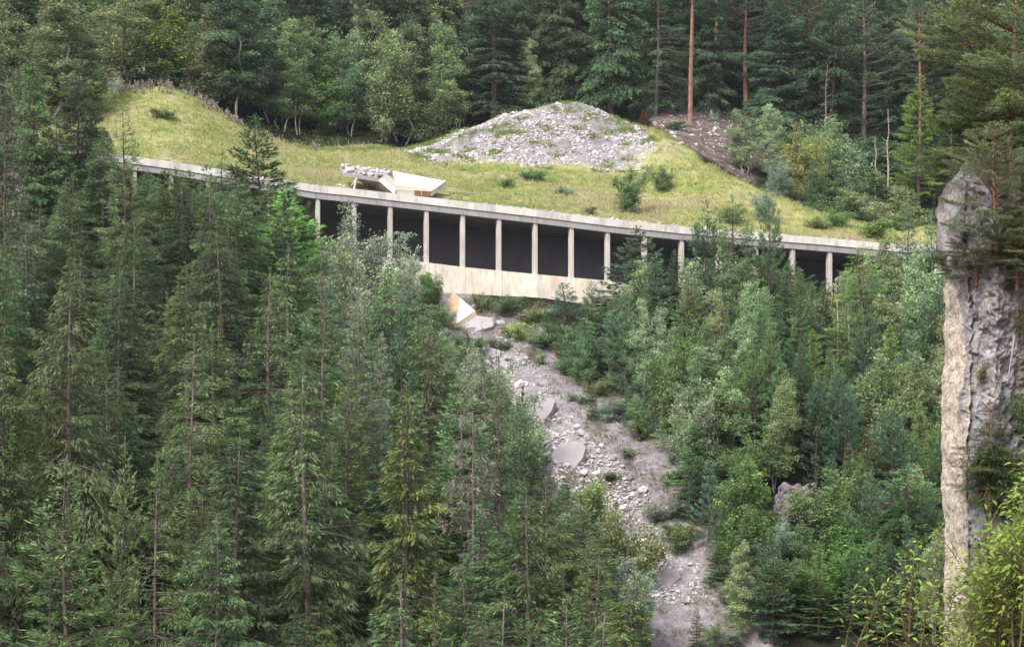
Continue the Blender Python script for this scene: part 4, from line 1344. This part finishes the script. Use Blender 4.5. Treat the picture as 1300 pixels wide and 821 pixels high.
P('willow', 968, 240, 226, 'thin leafless looking shrub on the grass above the dark pines', col='silver', width=40, i=2)
P('bush', 925, 262, 224, 'low shrub on the grass between the dark pines', col='weed', width=46, i=0)
P('bush', 1105, 285, 224, 'leafy shrub hiding the last piece of roof edge', col='green', width=46, i=2)

# -- weeds along the foot of the wall
for px, top, Y, w, c_, lab in [(640, 376, 216, 50, 'mid', 'round green shrub above the small boulders under the wall'), (612, 372, 217, 26, 'weed', 'weeds at the wall foot right of the slab tip'),
                               (675, 392, 214, 44, 'weed', 'yellow-green weeds below the right end of the bare wall'), (660, 410, 211, 40, 'yellow', 'yellow-green weed patch right of the bent slab'),
                               (690, 425, 209, 44, 'mid', 'grey-green brush on the right rim of the slide head'), (640, 428, 210, 30, 'silver', 'grey brush between the bent slab and the slide'),
                               (760, 500, 200, 40, 'weed', 'green weeds on the right rim of the upper slide'), (790, 520, 197, 44, 'silver', 'grey brush beside a fallen branch'),
                               (742, 505, 199, 30, 'silver', 'grey scrub at the right rim, above the rounded slab'), (800, 575, 190, 30, 'silver', 'grey scrub beside the dark cornered rock'),
                               (775, 598, 188, 26, 'mid', 'small green weeds in the slide below the rounded slab'), (748, 615, 181, 50, 'weed', 'pale green brush growing at the left side of the lower slide'),
                               (775, 648, 174, 60, 'weed', 'pale brush in front of the lower slide'), (815, 668, 174, 60, 'weed', 'pale brush patch at the foot of the slide'),
                               (850, 610, 186, 40, 'silver', 'grey scrub on the right bank of the lower slide'), (860, 665, 178, 44, 'weed', 'dry weeds right of the dark lone bush'),
                               (720, 470, 204, 40, 'mid', 'green scrub at the right rim, under the small pointed spruce')]:
    P('bush', px, top, Y, lab, col=c_, width=w)

# -- fillers: the crowd between them
used_far = list(used)


def far_enough(x, y, d):
    return all((x - a) ** 2 + (y - b) ** 2 > d * d for a, b in used)


rf = random.Random(77)
for k_, px in enumerate(np.arange(132, 402, 15.0)):
    px = float(px + rf.uniform(-5, 5)); Y = rf.uniform(206, 214)
    kind = ['spruce', 'young', 'larch', 'young'][k_ % 4]
    P(kind, px, float(roof_py(px)) + rf.uniform(6, 30), Y, {'spruce': 'ordinary stocky spruce in the row before the left end of the gallery', 'young': 'ordinary young spruce in the row before the left end of the gallery', 'larch': 'ordinary larch in the row before the left end of the gallery'}[kind],
      col=rf.choice(['spruce', 'mid', 'olive']), width=rf.uniform(55, 85), group='row of ' + {'spruce': 'spruces', 'young': 'young spruces', 'larch': 'larches'}[kind] + ' before the left end of the gallery')
ENV_L = [(-60, -20), (0, 10), (60, 75), (100, 95), (128, 150), (160, 190), (200, 222), (240, 228), (275, 222), (305, 226), (330, 205), (352, 240), (385, 262), (400, 296), (430, 312), (450, 290), (480, 330), (510, 318), (535, 360),
         (560, 395), (574, 440), (600, 452), (640, 470), (660, 510), (680, 590), (710, 610), (740, 655), (780, 700), (840, 735)]
ex, ey = zip(*ENV_L)
n = 0
for t in range(9000):
    px = rf.uniform(-45, 800); Y = rf.uniform(112, 217)
    x = (px - CXP) * Y / F
    if n >= 165: break
    zg = ground(px, Y)
    if pip(CHUTE, np.array([px + 12.0]), np.array([py_of(zg, Y)]))[0]: continue
    e = float(np.interp(px, ex, ey))
    h = rf.uniform(12, 23)
    tip = max(py_of(zg + h, Y), e + abs(rf.gauss(0, 16)))
    h = zz(tip, Y) - zg
    if h < 5.0 or tip > 800: continue
    d = 2.8 if h < 10 else 4.6
    if not far_enough(x, Y, d): continue
    r = rf.random()
    front = Y < 160
    if h < 10.5:
        if r < 0.4: kind, c_, lab = 'young', rf.choice(['spruce', 'mid', 'dark']), 'lesser young spruce wedged into the left forest'
        elif r < 0.6: kind, c_, lab = 'larch', rf.choice(['mid', 'softlarch']), 'lesser green larch wedged into the left forest'
        else: kind, c_, lab = 'willow', rf.choice(['pale', 'silver', 'birch']), 'lesser pale leafy tree wedged into the left forest'
        if px < 400 and kind == 'willow' and r < 0.85: kind, c_, lab = 'young', 'mid', 'lesser young spruce wedged into the left forest'
    else:
        if r < 0.74: kind, c_, lab = 'spruce', rf.choice(['spruce', 'spruce', 'dark', 'olive'] if front else ['spruce', 'spruce', 'dark', 'olive', 'mid']), 'ordinary dark spruce crowded among others in the left forest'
        elif r < 0.88: kind, c_, lab = 'sparse', rf.choice(['spruce', 'dark'] if front else ['spruce', 'olive', 'mid']), 'thin spruce crowded among others in the left forest'
        else: kind, c_, lab = 'larch', 'spruce' if front else 'mid', 'tall green larch crowded among others in the left forest'
    P(kind, px, tip, Y, lab, col=c_, group={'spruce': G_LEFT, 'sparse': 'thin spruces of the left slope', 'young': 'young spruces of the left slope', 'larch': ('larches' if h >= 10.5 else 'lesser larches') + ' of the left slope', 'willow': 'leafy trees of the left slope'}[kind], bark=rf.choice(['grey', 'lilac']), wide=1.5)
    n += 1
print('left fillers', n)

ENV_R = [(690, 380), (705, 366), (740, 362), (765, 340), (780, 318), (810, 300), (840, 312), (860, 335), (878, 300), (900, 285), (940, 275), (980, 275), (1005, 318), (1030, 348), (1050, 352), (1090, 330), (1130, 318), (1160, 285), (1195, 265), (1230, 300)]
ex2, ey2 = zip(*ENV_R)
BND = [(380, 690), (430, 700), (470, 708), (505, 730), (560, 792), (620, 850), (700, 890), (780, 915)]
by, bx_ = zip(*BND)
n = 0
for t in range(9000):
    px = rf.uniform(690, 1235); Y = rf.uniform(164, 217)
    if n >= 165: break
    x = (px - CXP) * Y / F
    zg = ground(px, Y)
    gpy = py_of(zg, Y)
    if px < np.interp(gpy, by, bx_) + 8: continue
    if abs(px - 1010) < 28 and Y < 181 and Y > 170: continue
    e = float(np.interp(px, ex2, ey2))
    edge = px - np.interp(gpy, by, bx_)
    h = rf.uniform(5.5, 12) * min(1, 0.55 + edge / 120)
    tip = max(py_of(zg + h, Y), e + abs(rf.gauss(0, 22)))
    h = zz(tip, Y) - zg
    if h < 2.6: continue
    if abs(px - 1006) < 48 and Y < 182 and tip < 662: continue
    if not far_enough(x, Y, 2.1): continue
    r = rf.random()
    if r < 0.30: kind, c_, lab = 'young', rf.choice(['mid', 'blue', 'blue']), 'ordinary young spruce in the right thicket'
    elif r < 0.58: kind, c_, lab = 'ypine', rf.choice(['blue', 'blue', 'mid']), 'ordinary young pine in the right thicket'
    elif r < 0.74: kind, c_, lab = 'larch', rf.choice(['larch', 'mid', 'softlarch']), 'ordinary feathery larch in the right thicket'
    elif r < 0.90: kind, c_, lab = 'broad', rf.choice(['birch', 'mid', 'pale', 'green']), 'ordinary leafy tree in the right thicket'
    else: kind, c_, lab = 'birch', rf.choice(['birch', 'pale']), 'ordinary slim birch in the right thicket'
    P(kind, px, tip, Y, lab, col=c_, group={'young': 'young spruces', 'ypine': 'young pines', 'larch': 'larches', 'broad': 'leafy trees', 'birch': 'slim birches'}[kind] + ' of the right thicket', bark='brown')
    n += 1
print('right fillers', n)

n = 0
for t in range(9000):
    px = rf.uniform(-60, 1330)
    Y0 = float(np.interp(px, [-60, 100, 140, 260, 330, 400, 520, 600, 700, 780, 830, 960, 1000, 1100, 1200, 1330], [252, 262, 264, 264, 267, 268, 270, 275, 278, 275, 277, 281, 276, 274, 268, 262]))
    Y = Y0 + 52 * rf.random() ** 1.3
    if n >= 160: break
    x = (px - CXP) * Y / F
    if not far_enough(x, Y, 3.4 if Y < Y0 + 14 else 4.2): continue
    zg = ground(px, Y)
    h = rf.uniform(17, 28)
    if Y < Y0 + 5 and rf.random() < 0.25: h = rf.uniform(7, 13)
    tip = py_of(zg + h, Y)
    r = rf.random()
    if h < 14: kind, c_, lab, g = 'young', 'back', 'half-grown spruce at the edge of the forest behind the mounds', 'half-grown spruces at the edge of the back forest'
    elif r < 0.93 or px < 560: kind, c_, lab, g = 'spruce', rf.choice(['back', 'back', 'dark']), 'ordinary dark spruce in the forest behind the mounds', G_BACK
    else: kind, c_, lab, g = 'pine', 'bpine', 'ordinary pine in the forest behind the mounds', 'pines of the back forest'
    P(kind, px, tip, Y, lab, col=c_, group=g, bark='red' if kind == 'pine' and rf.random() < 0.5 else 'brown', wide=1.5)
    n += 1
print('back fillers', n)

n = 0
for t in range(9000):
    if n >= 62: break
    px = rf.uniform(585, 985); Y = rf.uniform(160, 217)
    zg = ground(px, Y); gpy = py_of(zg, Y)
    if not pip(VERGE, np.array([px]), np.array([gpy]))[0] or pip(CHUTE, np.array([px - 8.0]), np.array([gpy]))[0] or pip(CHUTE, np.array([px + 8.0]), np.array([gpy]))[0]: continue
    if gpy < 430 and px < 640: continue
    x = (px - CXP) * Y / F
    if not far_enough(x, Y, 1.25): continue
    r = rf.random()
    if r < 0.30:
        P('bush', px, py_of(zg + rf.uniform(0.5, 1.3), Y), Y, 'low nondescript scrub beside the slide channel', col=rf.choice(['silver', 'pale', 'weed', 'birch']), group='low scrub beside the slide', width=rf.uniform(14, 34))
    elif r < 0.72:
        P('willow', px, py_of(zg + rf.uniform(1.4, 3.6), Y), Y, 'small thin willow shrub among the scrub beside the slide channel', col=rf.choice(['silver', 'birch', 'mid', 'grey', 'pale']), group='willow shrubs beside the slide', width=rf.uniform(30, 52))
    else:
        P('young', px, py_of(zg + rf.uniform(1.5, 4.0), Y), Y, 'tiny young spruce among the scrub beside the slide channel', col=rf.choice(['mid', 'spruce', 'blue']), group='tiny spruces beside the slide', width=rf.uniform(14, 26))
    n += 1

n = 0
for t in range(4000):
    if n >= 50: break
    px = rf.uniform(250, 600) if n < 18 else rf.uniform(-20, 620) if n < 42 else rf.uniform(930, 1180)
    Yb = float(np.interp(px, [-60, 100, 140, 260, 330, 400, 520, 620, 930, 1180], [252, 258, 260, 260, 264, 266, 268, 274, 268, 262]))
    Y = Yb + rf.uniform(0, 12)
    x = (px - CXP) * Y / F
    if not far_enough(x, Y, 2.0): continue
    zg = ground(px, Y)
    h = rf.uniform(13, 21) if n < 18 else rf.uniform(8, 17)
    if px > 900:
        h = rf.uniform(4, 8)
        if px < 990: continue
    if 590 < px < 700: h = min(h, 11)
    kind = rf.choice(['birch', 'broad', 'birch', 'willow'])
    P(kind, px, py_of(zg + h, Y), Y, {'birch': 'ordinary grey-green birch at the edge of the forest behind the mounds', 'broad': 'ordinary leafy tree at the edge of the forest behind the mounds', 'willow': 'ordinary pale willow at the edge of the forest behind the mounds'}[kind],
      col=rf.choice(['birch', 'mid', 'green', 'birch', 'softlarch', 'blue']), width=rf.uniform(60, 100), group={'birch': 'birches', 'broad': 'leafy trees', 'willow': 'willows'}[kind] + ' at the edge of the back forest')
    n += 1

# -- pines on and in front of the cliff
for px, top, Y, gpy, w, lab, i in [(1290, -70, 90.5, 255, 230, 'big pine on the cliff top near the right edge, largest of the cliff pines', 0), (1238, -40, 93, 250, 120, 'tall pine on the cliff top, left one', 1), (1350, -40, 89, 250, 220, 'pine cut off by the right edge above the cliff', 2),
                                   (1226, 92, 92, 245, 92, 'smaller pine at the left corner of the cliff top', 2), (1262, 150, 86.9, 352, 125, 'bushy pine rooted in the upper cliff face', 1), (1335, 180, 87.2, 370, 130, 'low pine rooted in the face at the right edge', 0),
                                   (1290, 258, 86.8, 360, 76, 'small twisted pine under the bushy one on the cliff face', 2)]:
    P('cliffpine', px, top, Y, lab, col=(0.225, 0.26, 0.135), width=w, bark='red', i=i, base_z=float(zz(gpy, Y)))
for px, top, Y, gpy, w, c_, lab, kind, i in [(1207, 312, 89.4, 350, 60, (0.19, 0.22, 0.10), 'little pine tuft on the notch of the cliff edge', 'cliffpine', 1), (1240, 278, 87.2, 356, 88, 'pine', 'small pine growing from the upper cliff face beside the knob', 'cliffpine', 2),
                                             (1298, 382, 86.9, 425, 26, 'pine', 'little pine above the cliff cleft', 'cliffpine', 0), (1256, 505, 86.2, 640, 92, (0.12, 0.165, 0.06), 'young dark spruce in front of the cliff foot', 'sparse', 1),
                                             (1298, 500, 86.5, 540, 34, (0.13, 0.17, 0.07), 'dark ledge shrub in the cliff cleft, upper', 'bush', 1), (1268, 565, 86.4, 640, 50, (0.11, 0.15, 0.06), 'dark ledge shrub at the lower cliff face', 'bush', 2),
                                             (1245, 462, 86.7, 482, 18, 'pine', 'tiny tuft on the middle of the cliff face', 'bush', 0), (1296, 575, 86.3, 650, 50, (0.12, 0.165, 0.06), 'dark green bush in the shaded cleft behind the bright shoots', 'bush', 0)]:
    P(kind, px, top, Y, lab, col=c_, width=w, base_z=float(zz(gpy, Y)), i=i, bark='red')


# -- bright leafy shrub near the camera, bottom right
def leafy_shrub(name, label, base, tips, seed, Y, leaf=0.085, per=120):
    rs = np.random.RandomState(seed)
    root = thing(name, label, 'shrub', base)
    b0 = np.array(base)
    wood, cr = MB(), MB()
    for (tx, ty, dy) in tips:
        tip = at(tx, ty, Y + dy) - b0
        st = np.array([rs.randn() * 0.25, rs.randn() * 0.25, 0])
        u = np.linspace(0, 1, 12)
        mid = st * 0.55 + tip * 0.45 + np.array([rs.randn() * 0.5, rs.randn() * 0.3, 0.35 * np.linalg.norm(tip) * 0.5])
        pts = (1 - u)[:, None] ** 2 * st + 2 * (u * (1 - u))[:, None] * mid + (u ** 2)[:, None] * tip
        pts += rs.randn(12, 3) * 0.012
        wood.tube(pts, 0.012 * (1 - 0.75 * u) + 0.0015, 5)
        n = per
        for side in range(n):
            t = rs.uniform(0.42, 1.0) ** 0.8
            p = np.array([np.interp(t, u, pts[:, k]) for k in range(3)])
            T = nrm(np.array([np.interp(min(1, t + .05), u, pts[:, k]) - np.interp(t - .05, u, pts[:, k]) for k in range(3)]))
            # short side twig then the leaf
            a = rs.rand() * 6.28
            o = nrm(np.cross(T, np.array([math.cos(a), math.sin(a), 0.2])))
            tw = rs.uniform(0.0, 0.42) * (1.15 - t) * 1.6
            q = p + o * tw + T * tw * 0.5
            d = nrm(o * 0.7 + T * 0.55 + np.array([0, 0, -0.35 + 0.3 * rs.randn()]))
            s_ = nrm(np.cross(d, np.array([rs.randn() * 0.5, -0.5 + rs.randn() * 0.4, 0.9])))
            nn = np.cross(s_, d)
            ln = leaf * rs.uniform(0.55, 1.25); w = ln * rs.uniform(0.28, 0.42)
            P_ = [q, q + d * ln * 0.3 + s_ * w * 0.48 + nn * w * 0.15, q + d * ln * 0.65 + s_ * w * 0.38 + nn * w * 0.10 - np.array([0, 0, ln * 0.04]), q + d * ln - np.array([0, 0, ln * 0.16]),
                  q + d * ln * 0.65 - s_ * w * 0.38 + nn * w * 0.10 - np.array([0, 0, ln * 0.04]), q + d * ln * 0.3 - s_ * w * 0.48 + nn * w * 0.15, q + d * ln * 0.35, q + d * ln * 0.68 - np.array([0, 0, ln * 0.04])]
            val = np.clip(0.48 + 0.27 * rs.randn() + 0.25 * (t - 0.7), 0, 1)
            cr.mesh_(P_, [(0, 1, 6, 5), (1, 2, 7, 6), (5, 6, 7, 4)], [(2, 3, 7), (7, 3, 4)], val)
            if tw > 0.05: wood.tube([p, (p + q) / 2 + T * 0.005, q], [0.003, 0.0025, 0.0015], 3)
    w_ = wood.build('stems', M['bark'], root); w_.color = (0.16, 0.13, 0.07, 1)
    c_ = cr.build('leaves', M['nearleaf'], root); c_.color = (0.26, 0.38, 0.085, 1)
    return root


rs = np.random.RandomState(9)
T1 = [(1150 + rs.uniform(-8, 40), 700 + rs.uniform(-5, 60), rs.uniform(-.8, .8)) for _ in range(6)] + [(1196, 664, 0), (1182, 672, .3), (1206, 690, -.3), (1165, 690, 0.1)]
T2, T3 = [], []
for _ in range(54):
    x = rs.uniform(1208, 1330)
    T2.append((x, np.interp(x, [1200, 1225, 1260, 1300, 1330], [745, 715, 680, 645, 620]) + abs(rs.randn()) * 40, rs.uniform(-1.5, 1.5)))
T2 += [(1242, 672, 0.5), (1268, 640, 0.3), (1284, 632, 0)]
T3 = [(1296, 572, 0.2), (1305, 556, 0), (1300, 605, -.2), (1310, 590, 0.5), (1285, 620, .2), (1300, 635, .3), (1312, 640, -.4), (1320, 600, .3)]
leafy_shrub('leafy_shrub', 'bright green leafy shrub along the bottom right corner', at(1275, 1000, 22), T2, 1, 22)
leafy_shrub('leafy_shrub', 'thin bright leafy shoots left of the main shrub, before the cliff foot', at(1195, 1000, 23), T1, 2, 23, per=46)
leafy_shrub('leafy_shrub', 'upright bright leafy shoot at the right edge above the shrub', at(1330, 1000, 21), T3, 3, 21, per=70)
leafy_shrub('leafy_shrub', 'few bright leaves poking up at the bottom edge', at(1105, 1000, 23), [(1100, 727, 0), (1112, 722, .2), (1090, 735, .1), (1125, 738, -.2)], 4, 23, per=16)

# ------------------------------------------------------------------ grass, flowers, weeds as masses
def tufts(mb, Pt, hgt, nb, spread, wid, vals):
    N = len(Pt)
    k = np.repeat(np.arange(N), nb)
    n_ = len(k)
    a = R.rand(n_) * 6.28
    r0 = spread * np.sqrt(R.rand(n_))
    b = Pt[k] + np.stack([np.cos(a) * r0, np.sin(a) * r0, np.zeros(n_)], -1)
    h = hgt[k] * R.uniform(0.5, 1.2, n_)
    d = np.stack([np.cos(a) * 0.4 + R.randn(n_) * 0.25, np.sin(a) * 0.4 + R.randn(n_) * 0.25, np.ones(n_)], -1)
    d = nrm(d)
    s_ = nrm(np.cross(d, R.randn(n_, 3)))
    w = wid * R.uniform(0.6, 1.4, n_)
    Q = np.stack([b - s_ * (w * 0.5)[:, None], b + s_ * (w * 0.5)[:, None], b + d * (h * 0.6)[:, None] + s_ * (w * 0.35)[:, None], b + d * h[:, None] + np.stack([d[:, 0], d[:, 1], -0.3 * np.ones(n_)], -1) * (h * 0.25)[:, None]], 1)
    mb.quads(Q, np.clip(vals[k] + 0.10 * R.randn(n_), 0, 1))


GRASS = [(60, 130), (135, 117), (210, 104), (260, 124), (330, 168), (400, 189), (520, 184), (640, 135), (735, 122), (800, 150), (845, 168), (900, 200), (950, 225), (1000, 248), (1050, 268), (1120, 280), (1150, 312), (1053, 306), (864, 290), (769, 280), (585, 258), (402, 238), (225, 208), (60, 186)]
Pt = scatter(GRASS, 26000, (220.8, 268), upper_z, jit=2)
PXg, PYg = px_of(Pt[:, 0], Pt[:, 1]), py_of(Pt[:, 2], Pt[:, 1])
inm = pip(MOUND, PXg, PYg)
nz = fbm(Pt * 0.35, 3)
keep = ((~inm) | (nz < -0.33) | (R.rand(len(Pt)) < 0.05)) & (Pt[:, 1] < crest_Y(PXg) + 4)
# keep the wreck clear
wx = (Pt[:, 0] > A_[0] - 7.2) & (Pt[:, 0] < C_[0] + 0.3) & (Pt[:, 1] < 227)
keep &= ~wx
Pt = Pt[keep]; nz = nz[keep]; inm = inm[keep]
big = fbm(Pt * 0.13 + 7, 3)
vals = np.clip(0.48 + 0.75 * big + 0.12 * R.randn(len(Pt)), 0, 1)
vals[inm] = np.clip(0.30 + 0.1 * R.randn(inm.sum()), 0, 1)
hgt = np.clip(0.34 + 0.28 * big + 0.12 * R.randn(len(Pt)), 0.12, 1.0)
mb = MB(); tufts(mb, Pt, hgt, 7, 0.22, 0.045, vals)
ex_ = R.uniform(150, 1150, 900)
ex_ = ex_[fbm(np.stack([ex_ * 0.05, ex_ * 0, ex_ * 0], -1), 3) > -0.05]
ey_ = R.uniform(219.95, 220.7, len(ex_))
Pe = np.stack([(ex_ - CXP) * ey_ / F, ey_, zz(roof_py(ex_), 220.0) - 0.02], -1)
Pe = Pe[(Pe[:, 0] < W0[0] - 1) | (Pe[:, 0] > C_[0] + 1)]
tufts(mb, Pe, R.uniform(0.15, 0.5, len(Pe)), 7, 0.16, 0.045, np.clip(0.4 + 0.2 * R.randn(len(Pe)), 0, 1))
mc = scatter(MOUND, 80, (246, 267), upper_z)
mc = np.repeat(mc, 26, 0) + R.randn(80 * 26, 3) * np.array([0.55, 0.4, 0])
mc[:, 2] = upper_z(px_of(mc[:, 0], mc[:, 1]), mc[:, 1]) + 0.12
tufts(mb, mc, R.uniform(0.2, 0.5, len(mc)), 8, 0.2, 0.06, np.clip(0.22 + 0.12 * R.randn(len(mc)), 0, 1))
tag(mb.build('grass', M['grass']), 'yellow-green grass on the slopes above the gallery', 'grass', kind='stuff')
Pv = scatter(VERGE, 7000, (166, 219), lower_z)
pxv, pyv = px_of(Pv[:, 0], Pv[:, 1]), py_of(Pv[:, 2], Pv[:, 1])
nz = fbm(Pv * 0.3 + 3, 3)
ok = (~pip(CHUTE, pxv, pyv)) | (nz > 0.28)
Pv = Pv[ok]; nz = nz[ok]
mb = MB(); tufts(mb, Pv, np.clip(0.35 + 0.3 * nz, 0.12, 0.8), 7, 0.25, 0.05, np.clip(0.4 + 0.5 * nz + 0.15 * R.randn(len(Pv)), 0, 1))
tag(mb.build('slope_weeds', M['weeds']), 'patchy grass and weeds beside the slide channel', 'weeds', kind='stuff')
# forest floor herbs at the foot of the forest
hx = R.uniform(90, 1180, 5000); hy = crest_Y(hx) + R.uniform(-1, 13, 5000)
Ph = np.stack([(hx - CXP) * hy / F, hy, upper_z(hx, hy)], -1)
hn = fbm(Ph * 0.25, 3); ok = (hn > -0.05) & ~((hx > 825) & (hx < 960)) ; Ph = Ph[ok]; hn = hn[ok]
mb = MB(); tufts(mb, Ph, 0.3 + 0.4 * np.clip(hn, 0, 1), 7, 0.3, 0.06, np.clip(0.1 + 0.3 * hn + 0.1 * R.randn(len(Ph)), 0, 1))
tag(mb.build('undergrowth', M['grass']), 'low green undergrowth along the foot of the forest', 'undergrowth', kind='stuff')
# pink flower spikes on the crest of the left mound
fx = np.concatenate([R.uniform(150, 345, 620), R.uniform(345, 480, 110)])
fx = fx[fbm(np.stack([fx * 0.09, fx * 0, fx * 0], -1), 3) > -0.12]
fy = crest_Y(fx) + R.uniform(-5.5, 1.5, len(fx))
Pf = np.stack([(fx - CXP) * fy / F, fy, upper_z(fx, fy)], -1)
mb = MB()
for p in Pf:
    h = R.uniform(0.5, 1.25)
    top = p + np.array([R.randn() * 0.12, R.randn() * 0.12, h])
    mb.tube([p, (p + top) / 2, top], [0.014, 0.012, 0.006], 3, R.uniform(0, 0.3))
    m = 12
    tt = R.uniform(0.55, 1.0, m)
    c = p + (top - p) * tt[:, None]
    d = nrm(R.randn(m, 3) + np.array([0, 0, 0.3])); s_ = nrm(np.cross(d, R.randn(m, 3)))
    l = R.uniform(0.06, 0.14, m)
    mb.quads(np.stack([c, c + d * (l * .5)[:, None] + s_ * (l * .4)[:, None], c + d * l[:, None], c + d * (l * .5)[:, None] - s_ * (l * .4)[:, None]], 1), R.uniform(0.5, 1.0, m))
    m = 10
    tt = R.uniform(0.1, 0.6, m)
    c = p + (top - p) * tt[:, None]
    d = nrm(R.randn(m, 3)); s_ = nrm(np.cross(d, R.randn(m, 3))); l = R.uniform(0.1, 0.2, m)
    mb.quads(np.stack([c, c + d * (l * .5)[:, None] + s_ * (l * .15)[:, None], c + d * l[:, None], c + d * (l * .5)[:, None] - s_ * (l * .15)[:, None]], 1), R.uniform(0, 0.3, m))
tag(mb.build('flowers', M['flower']), 'pink flower spikes along the crest of the left mound', 'flowers', kind='stuff')

# ------------------------------------------------------------------ small loose things
def branch(name, label, pts, r, cat='dead branch', mat='wood', twigs=6, seed=1):
    rs = np.random.RandomState(seed)
    m_ = MB()
    pts = np.array(pts)
    m_.tube(pts, np.linspace(r, r * 0.35, len(pts)), 7)
    for _ in range(twigs):
        t = rs.uniform(0.2, 0.95) * (len(pts) - 1); i = int(t)
        p = pts[i] + (pts[min(i + 1, len(pts) - 1)] - pts[i]) * (t - i)
        d = rs.randn(3) * 0.3 + np.array([0, -0.1, 0.35])
        m_.tube([p, p + d * 0.6, p + d * 1.1 + rs.randn(3) * 0.1], [r * 0.4, r * 0.25, r * 0.1], 4)
    return tag(m_.build(name, M[mat]), label, cat)


def onslope(px, py):
    Y = np.linspace(168, 217, 240)
    g = py_of(lower_z(np.full(240, float(px)), Y), Y)
    Yq = float(np.interp(py, g[::-1], Y[::-1]))
    p = at(px, py, Yq); p[2] += 0.12; p[1] -= 0.15
    return p


branch('fallen_branch', 'bare fallen branch on the right rim of the slide', [onslope(757, 522), onslope(770, 530), onslope(782, 537), onslope(790, 546)], 0.12, seed=2)
branch('fallen_branch', 'fallen pale branch near the dark lone bush', [onslope(862, 664), onslope(872, 672), onslope(884, 674)], 0.11, seed=3)
branch('fallen_branch', 'twisted root wood beside the rounded slab', [onslope(744, 560), onslope(752, 556), onslope(758, 562)], 0.12, seed=4)
branch('fallen_branch', 'tangle of dead brush in the middle of the slide', [onslope(782, 606), onslope(790, 604), onslope(800, 610)], 0.10, seed=5, twigs=14)


def onup(px, py):
    Y = np.linspace(250, 285, 240)
    g = py_of(upper_z(np.full(240, float(px)), Y), Y)
    Yq = float(np.interp(py, g[::-1], Y[::-1]))
    p = at(px, py, Yq); p[2] += 0.15; p[1] -= 0.1
    return p


branch('fallen_log', 'pale fallen log on the brown scree', [onup(863, 163), onup(869, 161), onup(876, 159)], 0.22, 'log', twigs=2, seed=6)
sm = MB()
pS = onup(903, 149)
sm.tube([pS - [0, 0, .3], pS + [0.02, 0, .35], pS + [0.05, 0, .8]], [0.36, 0.27, 0.24], 9)
sm.tube([pS + [0.05, 0, .8], pS + [0.05, 0, .82]], [0.24, 0.01], 9)
tag(sm.build('tree_stump', M['wood']), 'grey tree stump at the top of the scree', 'stump')
branch('dead_branch', 'long curved dead branch hanging from the cliff face', [at(1288, 425, 85.5), at(1284, 455, 85.6), at(1279, 485, 85.8)], 0.06, seed=7, twigs=3)

# torn orange netting below the slab
net = MB()
rs = np.random.RandomState(4)
for _ in range(9):
    p = at(565 + rs.randn() * 4, 432 + rs.randn() * 7, 205)
    d = rs.randn(3) * np.array([.35, .2, .5])
    s_ = nrm(np.cross(d, rs.randn(3))) * 0.10
    q = p + d * 0.5 + rs.randn(3) * 0.08
    net.mesh_([p - s_, p + s_, q + s_, q - s_, p + d + s_ * 0.6, p + d - s_ * 0.6], [(0, 1, 2, 3), (3, 2, 4, 5)])
tag(net.build('netting_scrap', M['orange']), 'torn scrap of orange netting caught in the shrubs left of the slab', 'netting')

# ------------------------------------------------------------------ thin valley haze
hz_ = MB()
hz_.box((5, 262, 30), (330, 360, 230))
hm = bpy.data.materials.new('haze')
hm.use_nodes = True
hm.node_tree.nodes.clear()
vo = hm.node_tree.nodes.new('ShaderNodeVolumeScatter')
vo.inputs['Density'].default_value = 0.00012
vo.inputs['Color'].default_value = (0.86, 0.92, 1.0, 1)
vo.inputs['Anisotropy'].default_value = 0.1
ou = hm.node_tree.nodes.new('ShaderNodeOutputMaterial')
hm.node_tree.links.new(vo.outputs[0], ou.inputs['Volume'])
tag(hz_.build('haze', hm), kind='structure')

# ------------------------------------------------------------------ camera, sky, sun
cam = bpy.data.cameras.new('camera')
co = bpy.data.objects.new('camera', cam)
C.objects.link(co)
cam.sensor_width = 36
cam.lens = 36 * F / 1300
cam.shift_y = (HZ - 410.5) / 1300
cam.clip_end = 3000
co.location = (0, 0, 0)
co.rotation_euler = (math.radians(90), 0, 0)
sc = bpy.context.scene
sc.camera = co
w = bpy.data.worlds.new('World')
sc.world = w
w.use_nodes = True
nt = w.node_tree
bg = nt.nodes['Background']
sky = nt.nodes.new('ShaderNodeTexSky')
sky.sky_type = 'NISHITA'
sky.sun_disc = False
EL, AZ = math.radians(47), math.radians(215)      # sun high behind the camera's left shoulder
sky.sun_elevation = EL
sky.sun_rotation = AZ
sky.air_density = 1.2
sky.dust_density = 3.0
hs = nt.nodes.new('ShaderNodeHueSaturation')
hs.inputs['Saturation'].default_value = 0.4
hs.inputs['Value'].default_value = 1.8
nt.links.new(sky.outputs[0], hs.inputs['Color'])
nt.links.new(hs.outputs[0], bg.inputs[0])
bg.inputs[1].default_value = 0.15
sd = bpy.data.lights.new('sun', 'SUN')
sd.energy = 3.4
sd.angle = math.radians(14)
sd.color = (1.0, 0.96, 0.90)
so = bpy.data.objects.new('sun', sd)
C.objects.link(so)
dirv = Vector((math.sin(AZ) * math.cos(EL), math.cos(AZ) * math.cos(EL), math.sin(EL)))
so.rotation_euler = dirv.to_track_quat('Z', 'Y').to_euler()
sc.cycles.max_bounces = 5
sc.cycles.diffuse_bounces = 3
sc.cycles.glossy_bounces = 2
sc.cycles.transmission_bounces = 2
sc.cycles.volume_bounces = 0
sc.view_settings.view_transform = 'Standard'
sc.view_settings.look = 'None'
sc.view_settings.exposure = 0
sc.view_settings.gamma = 1
